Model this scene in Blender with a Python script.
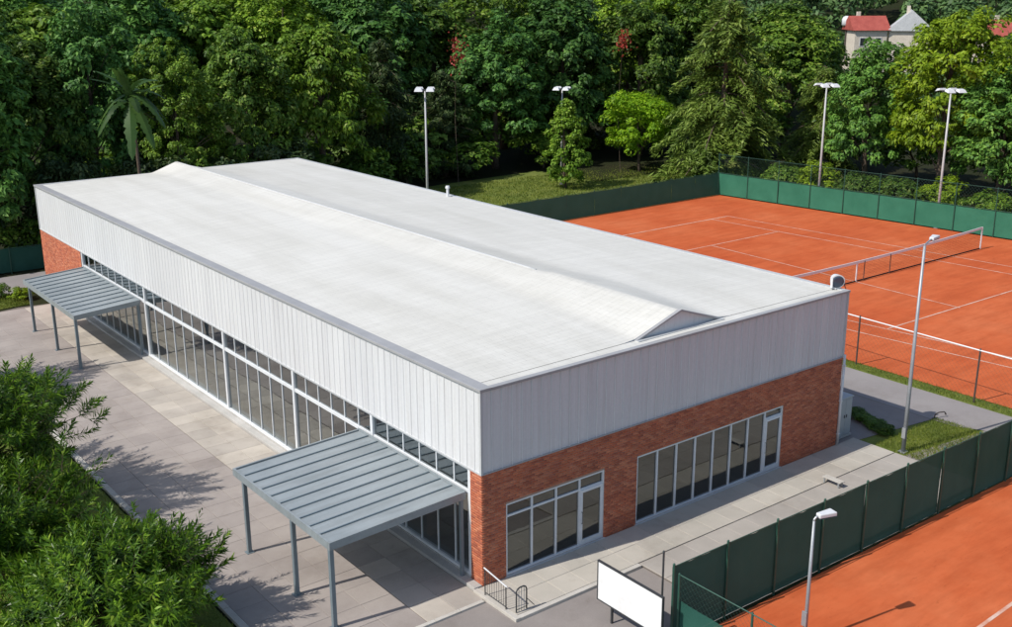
import bpy, math, random
import numpy as np
from mathutils import Matrix, Vector
for o in list(bpy.data.objects): bpy.data.objects.remove(o)
scene = bpy.context.scene
COL = scene.collection

# ------------------------------------------------------------------ camera
CAM = np.array([-20.183, -27.512, 20.086]); YAW, PITCH, ROLL = -0.6582, 0.2861, -0.0048
def cam_basis():
    cy, sy = math.cos(YAW), math.sin(YAW)
    f = np.array([-sy*math.cos(PITCH), cy*math.cos(PITCH), -math.sin(PITCH)])
    r = np.array([cy, sy, 0.0]); u = np.cross(r, f)
    c, s = math.cos(ROLL), math.sin(ROLL)
    return c*r+s*u, -s*r+c*u, f
r_, u_, f_ = cam_basis()
cd = bpy.data.cameras.new('camera'); cam = bpy.data.objects.new('camera', cd); COL.objects.link(cam)
cam.matrix_world = Matrix(((r_[0], u_[0], -f_[0], CAM[0]), (r_[1], u_[1], -f_[1], CAM[1]), (r_[2], u_[2], -f_[2], CAM[2]), (0, 0, 0, 1)))
cd.sensor_width = 36; cd.lens = 36*1093.58/1012; cd.clip_end = 5000; cd.clip_start = 0.1
scene.camera = cam

# ------------------------------------------------------------------ light
SUN_TRAVEL = Vector((0.92, -0.13, -1.0)).normalized()
world = bpy.data.worlds.new('World'); scene.world = world; world.use_nodes = True
nt = world.node_tree; bg = nt.nodes['Background']
sky = nt.nodes.new('ShaderNodeTexSky'); sky.sky_type = 'NISHITA'; sky.sun_disc = False
sky.sun_elevation = math.asin(-SUN_TRAVEL.z); sky.sun_rotation = math.atan2(-SUN_TRAVEL.x, -SUN_TRAVEL.y) % (2*math.pi)
nt.links.new(sky.outputs[0], bg.inputs[0]); bg.inputs[1].default_value = 0.14
sd = bpy.data.lights.new('sun', 'SUN'); sun = bpy.data.objects.new('sun', sd); COL.objects.link(sun)
sd.energy = 4.2; sd.angle = math.radians(0.5); sd.color = (1.0, 0.955, 0.88)
sun.rotation_euler = SUN_TRAVEL.to_track_quat('-Z', 'Y').to_euler(); sun.location = (-60, 10, 80)
vs = scene.view_settings; vs.view_transform = 'Standard'; vs.look = 'None'; vs.exposure = 0.0; vs.gamma = 1.0; vs.use_curve_mapping = False
scene.render.engine = 'CYCLES'

# ------------------------------------------------------------------ materials
MATS = {}
def new_mat(name):
    m = bpy.data.materials.new(name); m.use_nodes = True; MATS[name] = m
    return m, m.node_tree, m.node_tree.nodes['Principled BSDF']
def N(t, kind, **kw):
    n = t.nodes.new(kind)
    for k, v in kw.items():
        if k.startswith('_'): setattr(n, k[1:], v)
        else: n.inputs[k.replace('__', ' ')].default_value = v
    return n
def ramp(t, fac, stops):
    n = t.nodes.new('ShaderNodeValToRGB'); e = n.color_ramp.elements
    while len(e) > 1: e.remove(e[-1])
    e[0].position = stops[0][0]; e[0].color = (*stops[0][1], 1)
    for p, c in stops[1:]:
        x = e.new(p); x.color = (*c, 1)
    t.links.new(fac, n.inputs[0]); return n.outputs[0]
def mixc(t, a, b, fac, mode='MIX'):
    n = t.nodes.new('ShaderNodeMix'); n.data_type = 'RGBA'; n.blend_type = mode
    for i, v in ((0, fac), (6, a), (7, b)):
        if hasattr(v, 'is_output'): t.links.new(v, n.inputs[i])
        elif i == 0: n.inputs[0].default_value = v
        else: n.inputs[i].default_value = (*v, 1) if len(v) == 3 else v
    return n.outputs[2]
def pos(t): return t.nodes.new('ShaderNodeNewGeometry').outputs['Position']
def noise(t, scale, detail=4, rough=.55, vec=None, stretch=None):
    n = N(t, 'ShaderNodeTexNoise', Scale=scale, Detail=detail, Roughness=rough)
    v = vec or pos(t)
    if stretch:
        mp = t.nodes.new('ShaderNodeMapping'); mp.inputs['Scale'].default_value = stretch; t.links.new(v, mp.inputs[0]); v = mp.outputs[0]
    t.links.new(v, n.inputs['Vector']); return n.outputs[0]
def bump(t, b, h, strength, dist):
    n = N(t, 'ShaderNodeBump', Strength=strength, Distance=dist); t.links.new(h, n.inputs['Height']); t.links.new(n.outputs[0], b.inputs['Normal'])
def surf(name, c1, c2, rough=.7, scale=2.0, fine=30.0, bumpd=0.0, spec=.5, metal=0.0, objrand=0.0, island=0.0, fineamt=.25, stretch=None):
    m, t, b = new_mat(name)
    big = noise(t, scale, 5, .6, stretch=stretch)
    col = ramp(t, big, [(.3, c1), (.7, c2)])
    fn = noise(t, fine, 3, .6)
    fr = ramp(t, fn, [(.25, (1-fineamt,)*3), (.75, (1+fineamt*.4,)*3)])
    col = mixc(t, col, fr, 1.0, 'MULTIPLY')
    for amt, out in ((objrand, 'o'), (island, 'i')):
        if amt:
            src = t.nodes.new('ShaderNodeObjectInfo').outputs['Random'] if out == 'o' else t.nodes.new('ShaderNodeNewGeometry').outputs['Random Per Island']
            rr = ramp(t, src, [(0, (1-amt, 1-amt, 1-amt*.9)), (1, (1+amt, 1+amt, 1+amt*.9))])
            col = mixc(t, col, rr, 1.0, 'MULTIPLY')
    t.links.new(col, b.inputs['Base Color'])
    b.inputs['Roughness'].default_value = rough; b.inputs['Metallic'].default_value = metal
    b.inputs['Specular IOR Level'].default_value = spec
    if bumpd: bump(t, b, fn, .6, bumpd)
    return m
surf('soil', (.03, .028, .015), (.025, .035, .012), .95, .15, 3, .05, .1)
surf('lawn', (.14, .19, .04), (.22, .25, .065), .95, .45, 25, .03, .1, fineamt=.5)
surf('asphalt', (.245, .218, .205), (.32, .287, .265), .9, .35, 60, .004, .2, fineamt=.18)
surf('road_grey', (.27, .245, .24), (.32, .295, .285), .9, .3, 60, .004, .2, fineamt=.15)
surf('slab_bed', (.16, .14, .125), (.2, .175, .155), .95, 1.0, 30, 0, .1)
surf('slab_dark', (.315, .275, .253), (.415, .367, .335), .85, .45, 45, .003, .25, objrand=.05, fineamt=.16)
surf('slab_pale', (.40, .357, .31), (.53, .478, .418), .85, .4, 45, .003, .25, objrand=.13, fineamt=.14)
surf('path_slab', (.43, .40, .345), (.51, .47, .41), .85, .5, 45, .003, .25, objrand=.08, fineamt=.14)
surf('outer_slab', (.36, .33, .295), (.43, .395, .355), .85, .5, 45, .003, .25, objrand=.05, fineamt=.14)
surf('kerb_stone', (.5, .47, .42), (.6, .57, .52), .85, 1.5, 40, .003, .2)
surf('plinth_white', (.42, .405, .38), (.55, .53, .5), .8, .8, 30, .002, .3)
def _st(n, sc, lo, hi, d, stretch=None):
    t = MATS[n].node_tree; b = t.nodes['Principled BSDF']; src = b.inputs['Base Color'].links[0].from_socket
    r = ramp(t, noise(t, sc, 7, .72, stretch=stretch), [(lo, (d, d*.985, d*.97)), (hi, (1, 1, 1))]); t.links.new(mixc(t, src, r, 1.0, 'MULTIPLY'), b.inputs['Base Color'])
for n in ('slab_dark', 'slab_pale', 'path_slab', 'outer_slab', 'asphalt', 'road_grey'): _st(n, .28, .36, .50, .88)
for n in ('slab_dark', 'slab_pale', 'path_slab', 'asphalt'): _st(n, 1.6, .30, .40, .88)
# clay: brushed, with scuffs of its own
m, t, b = new_mat('clay')
c = ramp(t, noise(t, .12, 6, .65), [(.28, (.46, .086, .027)), (.5, (.52, .112, .037)), (.72, (.57, .148, .056))])
sc = ramp(t, noise(t, .8, 6, .7, stretch=(.35, 1.6, 1)), [(.35, (.86, .82, .8)), (.6, (1.04, 1.05, 1.06))])
c = mixc(t, c, sc, 1.0, 'MULTIPLY')
dry = ramp(t, noise(t, .22, 5, .7), [(.42, (1, 1, 1)), (.68, (1.08, 1.2, 1.3))])
c = mixc(t, c, dry, 1.0, 'MULTIPLY')
sp = ramp(t, noise(t, 2.2, 5, .8, stretch=(.5, 1.2, 1)), [(.60, (1, 1, 1)), (.70, (.74, .68, .64))])
c = mixc(t, c, sp, 1.0, 'MULTIPLY')
t.links.new(c, b.inputs['Base Color']); b.inputs['Roughness'].default_value = .95; b.inputs['Specular IOR Level'].default_value = .15
bump(t, b, noise(t, 25, 4, .7), .5, .01)
m, t, b = new_mat('line_paint')
c = ramp(t, noise(t, 1.5, 6, .7), [(.3, (.54, .20, .11)), (.66, (.68, .52, .43))])
t.links.new(c, b.inputs['Base Color']); b.inputs['Roughness'].default_value = .9
# bricks
m, t, b = new_mat('brick')
ri = t.nodes.new('ShaderNodeNewGeometry').outputs['Random Per Island']
c = ramp(t, ri, [(0, (.34, .092, .05)), (.25, (.46, .122, .058)), (.6, (.53, .155, .072)), (.85, (.59, .21, .11)), (1, (.42, .12, .07))])
c = mixc(t, c, ramp(t, noise(t, 14, 4), [(.3, (.8, .8, .8)), (.7, (1.12, 1.1, 1.08))]), 1.0, 'MULTIPLY')
c = mixc(t, c, ramp(t, noise(t, .5, 4), [(.3, (.85, .85, .85)), (.7, (1.1, 1.1, 1.1))]), 1.0, 'MULTIPLY')
t.links.new(c, b.inputs['Base Color']); b.inputs['Roughness'].default_value = .9
bump(t, b, noise(t, 60, 3), .5, .004)
surf('mortar', (.36, .24, .19), (.44, .31, .25), .95, 2, 40, .002, .1)
# white profiled cladding
surf('cladding', (.61, .615, .625), (.67, .675, .68), .55, .5, 8, 0, .4, objrand=.025, fineamt=.05, stretch=(1, 1, .15))
surf('trim_grey', (.33, .33, .335), (.39, .39, .395), .5, 1.0, 20, 0, .5, fineamt=.08)
surf('trim_light', (.47, .48, .485), (.54, .55, .55), .5, 1.0, 20, 0, .5, fineamt=.08)
surf('steel_dark', (.035, .037, .04), (.055, .057, .06), .5, 3, 20, 0, .5)
surf('steel_grey', (.30, .32, .34), (.38, .40, .42), .45, 2, 20, 0, .5, metal=.3, fineamt=.1)
surf('steel_white', (.62, .63, .64), (.72, .73, .74), .45, 2, 20, 0, .5, fineamt=.06)
surf('frame_white', (.66, .68, .70), (.74, .76, .78), .45, 2, 20, 0, .5, fineamt=.06)
surf('canopy_metal', (.255, .29, .305), (.31, .345, .36), .42, .6, 12, 0, .5, objrand=.05, fineamt=.07)
surf('canopy_frame', (.15, .19, .215), (.19, .235, .26), .45, 1.0, 12, 0, .5, fineamt=.08)
surf('sign_white', (.76, .77, .77), (.80, .81, .81), .5, .6, 6, 0, .4, fineamt=.03)
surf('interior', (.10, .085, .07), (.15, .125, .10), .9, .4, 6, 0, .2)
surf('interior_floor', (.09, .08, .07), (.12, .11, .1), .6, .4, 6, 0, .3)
surf('rust_pipe', (.06, .05, .045), (.1, .08, .07), .7, 3, 20, 0, .4)
_st('cladding', 1.4, .34, .52, .90, (3.5, 3.5, .12)); _st('canopy_metal', 1.2, .36, .55, .84, (.25, 3.0, 1)); _st('sign_white', .9, .34, .5, .92)
# roof membrane with fine courses
m, t, b = new_mat('roof_membrane')
c = ramp(t, noise(t, .25, 6, .6), [(.3, (.62, .608, .562)), (.7, (.665, .652, .608))])
c = mixc(t, c, ramp(t, noise(t, 1.2, 5, .65, stretch=(.25, 2.2, 1)), [(.3, (.93, .93, .93)), (.65, (1.02, 1.02, 1.02))]), 1.0, 'MULTIPLY')
t.links.new(c, b.inputs['Base Color']); b.inputs['Roughness'].default_value = .75; b.inputs['Specular IOR Level'].default_value = .3
br = N(t, 'ShaderNodeTexBrick', Scale=1.0, Mortar__Size=.018, Brick__Width=.62, Row__Height=.27, Mortar__Smooth=.6)
br.inputs['Color1'].default_value = (1, 1, 1, 1); br.inputs['Color2'].default_value = (.85, .85, .85, 1); br.inputs['Mortar'].default_value = (0, 0, 0, 1)
mp = t.nodes.new('ShaderNodeMapping'); t.links.new(pos(t), mp.inputs[0]); t.links.new(mp.outputs[0], br.inputs['Vector'])
bump(t, b, br.outputs[0], .4, .02)
st = ramp(t, noise(t, .5, 7, .7, stretch=(1.0, .12, 1)), [(.35, (.9, .895, .88)), (.6, (1.02, 1.02, 1.02))])
c = mixc(t, c, st, 1.0, 'MULTIPLY'); c = mixc(t, c, ramp(t, br.outputs[0], [(0, (.93, .93, .93)), (.5, (.99, .99, .99)), (1, (1.015, 1.015, 1.015))]), 1.0, 'MULTIPLY'); t.links.new(c, b.inputs['Base Color'])
# windscreen cloth: woven, lets a little light through
def cloth(name, c1, c2, alpha):
    m, t, b = new_mat(name)
    c = ramp(t, noise(t, .7, 5), [(.3, c1), (.7, c2)])
    t.links.new(c, b.inputs['Base Color']); b.inputs['Roughness'].default_value = .8; b.inputs['Specular IOR Level'].default_value = .2
    tr = t.nodes.new('ShaderNodeBsdfTranslucent'); t.links.new(c, tr.inputs[0])
    tp = t.nodes.new('ShaderNodeBsdfTransparent')
    m1 = t.nodes.new('ShaderNodeMixShader'); m1.inputs[0].default_value = .03
    t.links.new(b.outputs[0], m1.inputs[1]); t.links.new(tr.outputs[0], m1.inputs[2])
    m2 = t.nodes.new('ShaderNodeMixShader'); m2.inputs[0].default_value = alpha
    t.links.new(m1.outputs[0], m2.inputs[1]); t.links.new(tp.outputs[0], m2.inputs[2])
    t.links.new(m2.outputs[0], t.nodes['Material Output'].inputs[0])
    bump(t, b, noise(t, 1.2, 4), .5, .08)
    return m
cloth('screen_near', (.022, .088, .066), (.030, .105, .078), .015)
cloth('screen_back', (.035, .125, .088), (.045, .145, .105), .02)
cloth('screen_green', (.030, .150, .092), (.042, .185, .115), .03)
cloth('screen_teal', (.02, .085, .065), (.03, .11, .085), .12)
surf('post_green', (.018, .075, .052), (.03, .10, .07), .5, 2, 20, 0, .5)
surf('wire_green', (.03, .075, .06), (.04, .09, .07), .5, 2, 20, 0, .5)
surf('net_black', (.015, .015, .016), (.025, .025, .026), .8, 2, 20, 0, .3)
# glass: tinted pane with a mirror share from the Fresnel law plus coating
def glass(name, tint, base):
    m, t, b = new_mat(name); t.nodes.remove(b)
    tp = N(t, 'ShaderNodeBsdfTransparent'); tp.inputs[0].default_value = (*tint, 1)
    gl = N(t, 'ShaderNodeBsdfGlossy', Roughness=.02); gl.inputs[0].default_value = (.9, .95, .95, 1)
    fr = N(t, 'ShaderNodeFresnel', IOR=1.5)
    ad = N(t, 'ShaderNodeMath', _operation='ADD'); ad.inputs[1].default_value = base; ad.use_clamp = True
    t.links.new(fr.outputs[0], ad.inputs[0])
    mx = t.nodes.new('ShaderNodeMixShader'); t.links.new(ad.outputs[0], mx.inputs[0]); t.links.new(tp.outputs[0], mx.inputs[1]); t.links.new(gl.outputs[0], mx.inputs[2])
    t.links.new(mx.outputs[0], t.nodes['Material Output'].inputs[0])
    rnd = t.nodes.new('ShaderNodeObjectInfo').outputs['Random']; t.links.new(ramp(t, rnd, [(0, tuple(c*.45 for c in tint)), (.6, tint), (1, tuple(min(1, c*1.5) for c in tint))]), tp.inputs[0])
    nb = noise(t, .9, 2); bp = N(t, 'ShaderNodeBump', Strength=.08, Distance=.05); t.links.new(nb, bp.inputs['Height']); t.links.new(bp.outputs[0], gl.inputs['Normal'])
    return m
glass('glass', (.38, .43, .43), .26)
glass('glass_front', (.45, .42, .40), .09)
surf('interior_warm', (.30, .13, .08), (.38, .18, .11), .9, .4, 6, 0, .2)  # terracotta tint stands in for the reddish reflection in the front panes
m, t, b = new_mat('lens'); b.inputs['Base Color'].default_value = (.05, .07, .1, 1); b.inputs['Roughness'].default_value = .05
# foliage
def leaf(name, stops, trans=.25, rough=.55, objv=.15):
    m, t, b = new_mat(name)
    ri = t.nodes.new('ShaderNodeNewGeometry').outputs['Random Per Island']
    c = ramp(t, ri, stops)
    lc = t.nodes.new('ShaderNodeTexCoord').outputs['Object']
    c = mixc(t, c, ramp(t, noise(t, .45, 3, .5, vec=lc), [(.32, (.62, .68, .6)), (.68, (1.25, 1.2, 1.1))]), 1.0, 'MULTIPLY')
    orr = t.nodes.new('ShaderNodeObjectInfo').outputs['Random']
    c = mixc(t, c, ramp(t, orr, [(0, (1-objv, 1-objv, 1-objv)), (.5, (1, 1, 1)), (1, (1+objv, 1+objv*.6, 1))]), 1.0, 'MULTIPLY')
    t.links.new(c, b.inputs['Base Color']); b.inputs['Roughness'].default_value = rough; b.inputs['Specular IOR Level'].default_value = .3
    tr = t.nodes.new('ShaderNodeBsdfTranslucent'); t.links.new(c, tr.inputs[0])
    mx = t.nodes.new('ShaderNodeMixShader'); mx.inputs[0].default_value = trans
    t.links.new(b.outputs[0], mx.inputs[1]); t.links.new(tr.outputs[0], mx.inputs[2])
    t.links.new(mx.outputs[0], t.nodes['Material Output'].inputs[0]); return m
leaf('leaf_dark', [(0, (0.052, 0.116, 0.016)), (.5, (0.104, 0.207, 0.024)), (.9, (0.182, 0.305, 0.037)), (1, (0.286, 0.354, 0.092))], objv=.35)
leaf('leaf_mid', [(0, (0.085, 0.177, 0.016)), (.5, (0.163, 0.305, 0.025)), (.9, (0.260, 0.415, 0.040)), (1, (0.390, 0.476, 0.115))], objv=.3)
leaf('leaf_blue', [(0, (0.046, 0.128, 0.028)), (.5, (0.091, 0.232, 0.046)), (1, (0.182, 0.354, 0.075))], objv=.35)
leaf('leaf_bright', [(0, (.14, .30, .008)), (.5, (.25, .46, .012)), (1, (.38, .55, .03))], .4, objv=.05)
leaf('leaf_yellow', [(0, (0.123, 0.210, 0.010)), (.5, (0.230, 0.350, 0.014)), (1, (0.344, 0.460, 0.030))], .35, objv=.08)
leaf('leaf_olive', [(0, (0.076, 0.132, 0.019)), (.5, (0.152, 0.236, 0.038)), (1, (0.266, 0.356, 0.081))], .25, objv=.08)
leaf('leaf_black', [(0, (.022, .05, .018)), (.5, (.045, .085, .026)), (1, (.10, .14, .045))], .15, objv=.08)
leaf('leaf_lance', [(0, (0.034, 0.084, 0.011)), (.45, (0.086, 0.185, 0.015)), (.85, (0.172, 0.314, 0.024)), (1, (0.299, 0.426, 0.055))], .3, .38, objv=.05)
leaf('leaf_banana', [(0, (.03, .075, .02)), (1, (.06, .12, .03))], .25, .4, objv=.4)
leaf('leaf_far', [(0, (.06, .13, .045)), (.5, (.105, .2, .065)), (1, (.16, .27, .09))], .2)  # bluish distance haze is mixed into this leaf colour
leaf('leaf_red', [(0, (.25, .03, .02)), (1, (.4, .06, .05))], .3)
leaf('grass_blade', [(0, (.11, .17, .02)), (.5, (.19, .25, .035)), (1, (.3, .32, .08))], .4, .7)
surf('bark', (.10, .075, .055), (.17, .13, .10), .95, 4, 30, .02, .1, fineamt=.4)
surf('roof_red', (.34, .075, .06), (.44, .11, .085), .8, 1, 6, 0, .2)
surf('roof_grey', (.5, .51, .52), (.6, .61, .62), .6, 1, 6, 0, .3)
surf('render_cream', (.6, .53, .44), (.7, .63, .53), .9, 1, 6, 0, .2)
surf('pane_dark', (.02, .025, .03), (.04, .045, .05), .2, 1, 6, 0, .5)

# ------------------------------------------------------------------ mesh helpers
def mesh_np(name, V, F, mat):
    V = np.asarray(V, np.float32); F = np.asarray(F, np.int32); k = F.shape[1]
    me = bpy.data.meshes.new(name); me.vertices.add(len(V)); me.vertices.foreach_set('co', V.ravel())
    me.loops.add(F.size); me.loops.foreach_set('vertex_index', F.ravel())
    me.polygons.add(len(F)); me.polygons.foreach_set('loop_start', np.arange(0, F.size, k, dtype=np.int32))
    me.update(calc_edges=True); me.materials.append(MATS[mat]); return me
def root_of(o):
    p = Vector((0, 0, 0))
    while o is not None: p = p+Vector(o.location); o = o.parent
    return p
class MB:
    """collects faces in world coordinates; build() links them as one mesh object"""
    def __init__(s): s.v = []; s.f = []
    def add(s, vs, fs):
        n = len(s.v); s.v += [tuple(v) for v in vs]; s.f += [tuple(i+n for i in f) for f in fs]; return s
    def box(s, x0, y0, z0, x1, y1, z1):
        return s.add([(x, y, z) for z in (z0, z1) for (x, y) in ((x0, y0), (x1, y0), (x1, y1), (x0, y1))],
                     [(3, 2, 1, 0), (4, 5, 6, 7), (0, 1, 5, 4), (1, 2, 6, 5), (2, 3, 7, 6), (3, 0, 4, 7)])
    def bar(s, a, b, w, h=None, up=(0, 0, 1)):
        a = Vector(a); b = Vector(b); d = (b-a).normalized(); up = Vector(up)
        if abs(d.dot(up)) > .98: up = Vector((0, 1, 0))
        h = h or w; x = d.cross(up).normalized()*w/2; y = x.cross(d).normalized()*h/2
        return s.add([p+q for p in (a, b) for q in (-x-y, x-y, x+y, -x+y)], [(3, 2, 1, 0), (4, 5, 6, 7), (0, 1, 5, 4), (1, 2, 6, 5), (2, 3, 7, 6), (3, 0, 4, 7)])
    def tube(s, pts, rad, n=8, cap=True):
        pts = [Vector(p) for p in pts]; rad = rad if hasattr(rad, '__len__') else [rad]*len(pts)
        n0 = len(s.v); ref = Vector((0.3, 0.9, 0.1))
        for i, p in enumerate(pts):
            d = (pts[min(i+1, len(pts)-1)]-pts[max(i-1, 0)]).normalized()
            x = d.cross(ref); x = x.normalized() if x.length > 1e-3 else d.orthogonal().normalized(); y = d.cross(x)
            for k in range(n):
                a = 2*math.pi*k/n; s.v.append(tuple(p+(x*math.cos(a)+y*math.sin(a))*rad[i]))
        for i in range(len(pts)-1):
            for k in range(n):
                s.f.append((n0+i*n+k, n0+i*n+(k+1) % n, n0+(i+1)*n+(k+1) % n, n0+(i+1)*n+k))
        if cap:
            s.f.append(tuple(n0+k for k in range(n))[::-1]); s.f.append(tuple(n0+(len(pts)-1)*n+k for k in range(n)))
        return s
    def poly(s, pts, z0, z1):
        n = len(pts)
        return s.add([(x, y, z0) for x, y in pts]+[(x, y, z1) for x, y in pts],
                     [tuple(range(n))[::-1], tuple(range(n, 2*n))]+[(i, (i+1) % n, n+(i+1) % n, n+i) for i in range(n)])
    def mesh(s, name, mat, off=(0, 0, 0), smooth=False):
        me = bpy.data.meshes.new(name); o = Vector(off)
        me.from_pydata([tuple(Vector(v)-o) for v in s.v], [], s.f); me.update(); me.materials.append(MATS[mat])
        if smooth: me.polygons.foreach_set('use_smooth', [True]*len(me.polygons))
        return me
    def build(s, name, mat, parent=None, smooth=False, bevel=0, loc=None):
        off = root_of(parent) if parent else Vector(loc or (0, 0, 0))
        me = s.mesh(name, mat, off, smooth); o = bpy.data.objects.new(name, me); COL.objects.link(o)
        if parent: o.parent = parent
        else: o.location = off
        if bevel:
            md = o.modifiers.new('bevel', 'BEVEL'); md.width = bevel; md.segments = 2; md.limit_method = 'ANGLE'
        return o
def tag(o, label=None, cat=None, group=None, kind=None):
    if label: o['label'] = label
    if cat: o['category'] = cat
    if group: o['group'] = group
    if kind: o['kind'] = kind
    return o
def thing(name, label, cat, loc=(0, 0, 0), group=None):
    o = bpy.data.objects.new(name, None); COL.objects.link(o); o.location = loc; o.empty_display_size = .3
    return tag(o, label, cat, group)
def inst(name, me, parent, loc, rot=None):
    """shared-mesh piece; loc in world coordinates"""
    o = bpy.data.objects.new(name, me); COL.objects.link(o)
    o.parent = parent; o.location = Vector(loc)-(root_of(parent) if parent else Vector())
    if rot: o.rotation_euler = rot
    return o
def struct(o): o['kind'] = 'structure'; return o
def sheet(name, mat, pts, z, parent=None):
    o = MB().add([(x, y, z) for x, y in pts], [tuple(range(len(pts)))]).build(name, mat, parent)
    return o if parent else struct(o)
RNG = random.Random(7); NR = np.random.default_rng(11)

# ------------------------------------------------------------------ terrain
def hill_h(x, y):
    s = (x-CAM[0])*math.sin(-YAW)+(y-CAM[1])*math.cos(YAW)
    if s < 160: return 0.0
    q = s-160; return min(.0018*q*q+.06*q, 10+.11*(q-40)) if q < 400 else 10+.11*360
vs_, fs_ = [], []
GX = list(np.linspace(-900, 1500, 61)); GY = list(np.linspace(-900, 1500, 61))
for yy in GY:
    for xx in GX: vs_.append((xx, yy, hill_h(xx, yy)-.04))
for j in range(60):
    for i in range(60): a = j*61+i; fs_.append((a, a+1, a+62, a+61))
struct(MB().add(vs_, fs_).build('ground', 'soil', smooth=True))
sheet('lawn', 'lawn', [(20.5, 47.6), (69, 47.6), (84, 60), (84, 69), (60, 71), (30, 69), (20.5, 60)], -.012)
sheet('lawn', 'lawn', [(-30, -10), (-7.9, -10), (-7.9, 48), (-2, 48.5), (-2, 52), (-30, 52)], -.012)
sheet('lawn', 'lawn', [(20.6, -6.5), (31, -6.9), (31, 40), (20.6, 40)], -.02)
struct(sheet('forecourt', 'asphalt', [(-7.6, -40), (2.66, -40), (2.66, -6.4), (30, -6.75), (29.8, -3.6), (21.6, -2.55), (20.3, -.05), (-7.6, -.72)], -.008))
struct(sheet('road', 'road_grey', [(-40, 52), (20.4, 52), (20.4, 57.2), (-40, 57.2)], 0))
# side path right of the hall and yard in its shade
struct(sheet('side_path', 'road_grey', [(26.6, 45), (26.6, -2), (27.2, -3.2), (28.2, -6.6), (29.9, -6.7), (29.9, 45)], .004))
struct(sheet('yard', 'asphalt', [(20.16, -.02), (23.0, -.4), (26.58, -.9), (26.58, 45), (20.16, 45)], 0))

# slab areas: bed plus individually laid slabs
def slab_mesh(w, d, h, mat):
    g = .006; b = .009
    V = [(-w/2+g, -d/2+g, -h), (w/2-g, -d/2+g, -h), (w/2-g, d/2-g, -h), (-w/2+g, d/2-g, -h),
         (-w/2+g, -d/2+g, -b), (w/2-g, -d/2+g, -b), (w/2-g, d/2-g, -b), (-w/2+g, d/2-g, -b),
         (-w/2+g+b, -d/2+g+b, 0), (w/2-g-b, -d/2+g+b, 0), (w/2-g-b, d/2-g-b, 0), (-w/2+g+b, d/2-g-b, 0)]
    F = [(8, 9, 10, 11)]+[(i, (i+1) % 4, 4+(i+1) % 4, 4+i) for i in range(4)]+[(4+i, 4+(i+1) % 4, 8+(i+1) % 4, 8+i) for i in range(4)]
    me = bpy.data.meshes.new('paving_slab'); me.from_pydata(V, [], F); me.update(); me.materials.append(MATS[mat]); return me
def slabs(bed, x0, x1, y0, y1, nx, ny, z, mat, h=.045, stagger=False):
    w = (x1-x0)/nx; d = (y1-y0)/ny; me = slab_mesh(w, d, h, mat)
    for i in range(nx):
        for j in range(ny):
            inst('paving_slab', me, bed, (x0+(i+.5)*w, y0+(j+.5)*d, z+RNG.uniform(-.002, .003)),
                 (RNG.uniform(-.0015, .0015), RNG.uniform(-.0015, .0015), 0))
bed = struct(sheet('terrace', 'slab_bed', [(-7.55, -.7), (-.36, -.7), (-.36, 47.6), (-3.0, 48), (-7.55, 47)], -.002))
slabs(bed, -2.72, -.38, -.6, 47.5, 2, 42, .026, 'slab_pale')
slabs(bed, -7.52, -2.74, -.6, 47.5, 4, 42, .024, 'slab_dark')
kb = struct(MB().box(-7.8, -10, -.1, -7.56, -.75, .08).build('kerb', 'kerb_stone'))
k_me = MB().box(-.12, -.49, -.15, .12, .49, .09).mesh('kerb_stone', 'kerb_stone')
for j in range(48): inst('kerb_stone', k_me, kb, (-7.68, -.25+j+RNG.uniform(-.004, .004), RNG.uniform(-.004, .004)), (0, 0, RNG.uniform(-.004, .004)))
e_me = MB().box(-.49, -.08, -.1, .49, .08, .06).mesh('kerb_stone', 'kerb_stone')
for j in range(7): inst('kerb_stone', e_me, kb, (-7.0+j, -.72, 0))
# raised front path
fp = struct(MB().box(-.36, -2.3, -.02, 21.5, -.01, .055).build('front_path', 'slab_bed'))
slabs(fp, -.2, 21.5, -2.2, -.02, 20, 2, .092, 'path_slab', .04)
MB().box(-.42, -2.42, -.02, -.22, -.02, .115).build('path_edging', 'kerb_stone', fp, bevel=.01)
MB().box(-.21, -2.42, -.02, 5.4, -2.225, .1).build('path_edging', 'kerb_stone', fp, bevel=.01)
fp2 = struct(MB().box(5.45, -6.3, -.02, 21.5, -2.31, .05).build('outer_path', 'slab_bed'))
slabs(fp2, 5.45, 21.5, -6.25, -2.24, 14, 3, .088, 'outer_slab', .04)

# ------------------------------------------------------------------ the hall
W, L, H, HM = 20.15, 51.83, 7.4, 4.33
hall = thing('sports_hall', 'long low sports hall of red brick and white ribbed cladding with flat white roof', 'building', (0, 0, 0))
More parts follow.
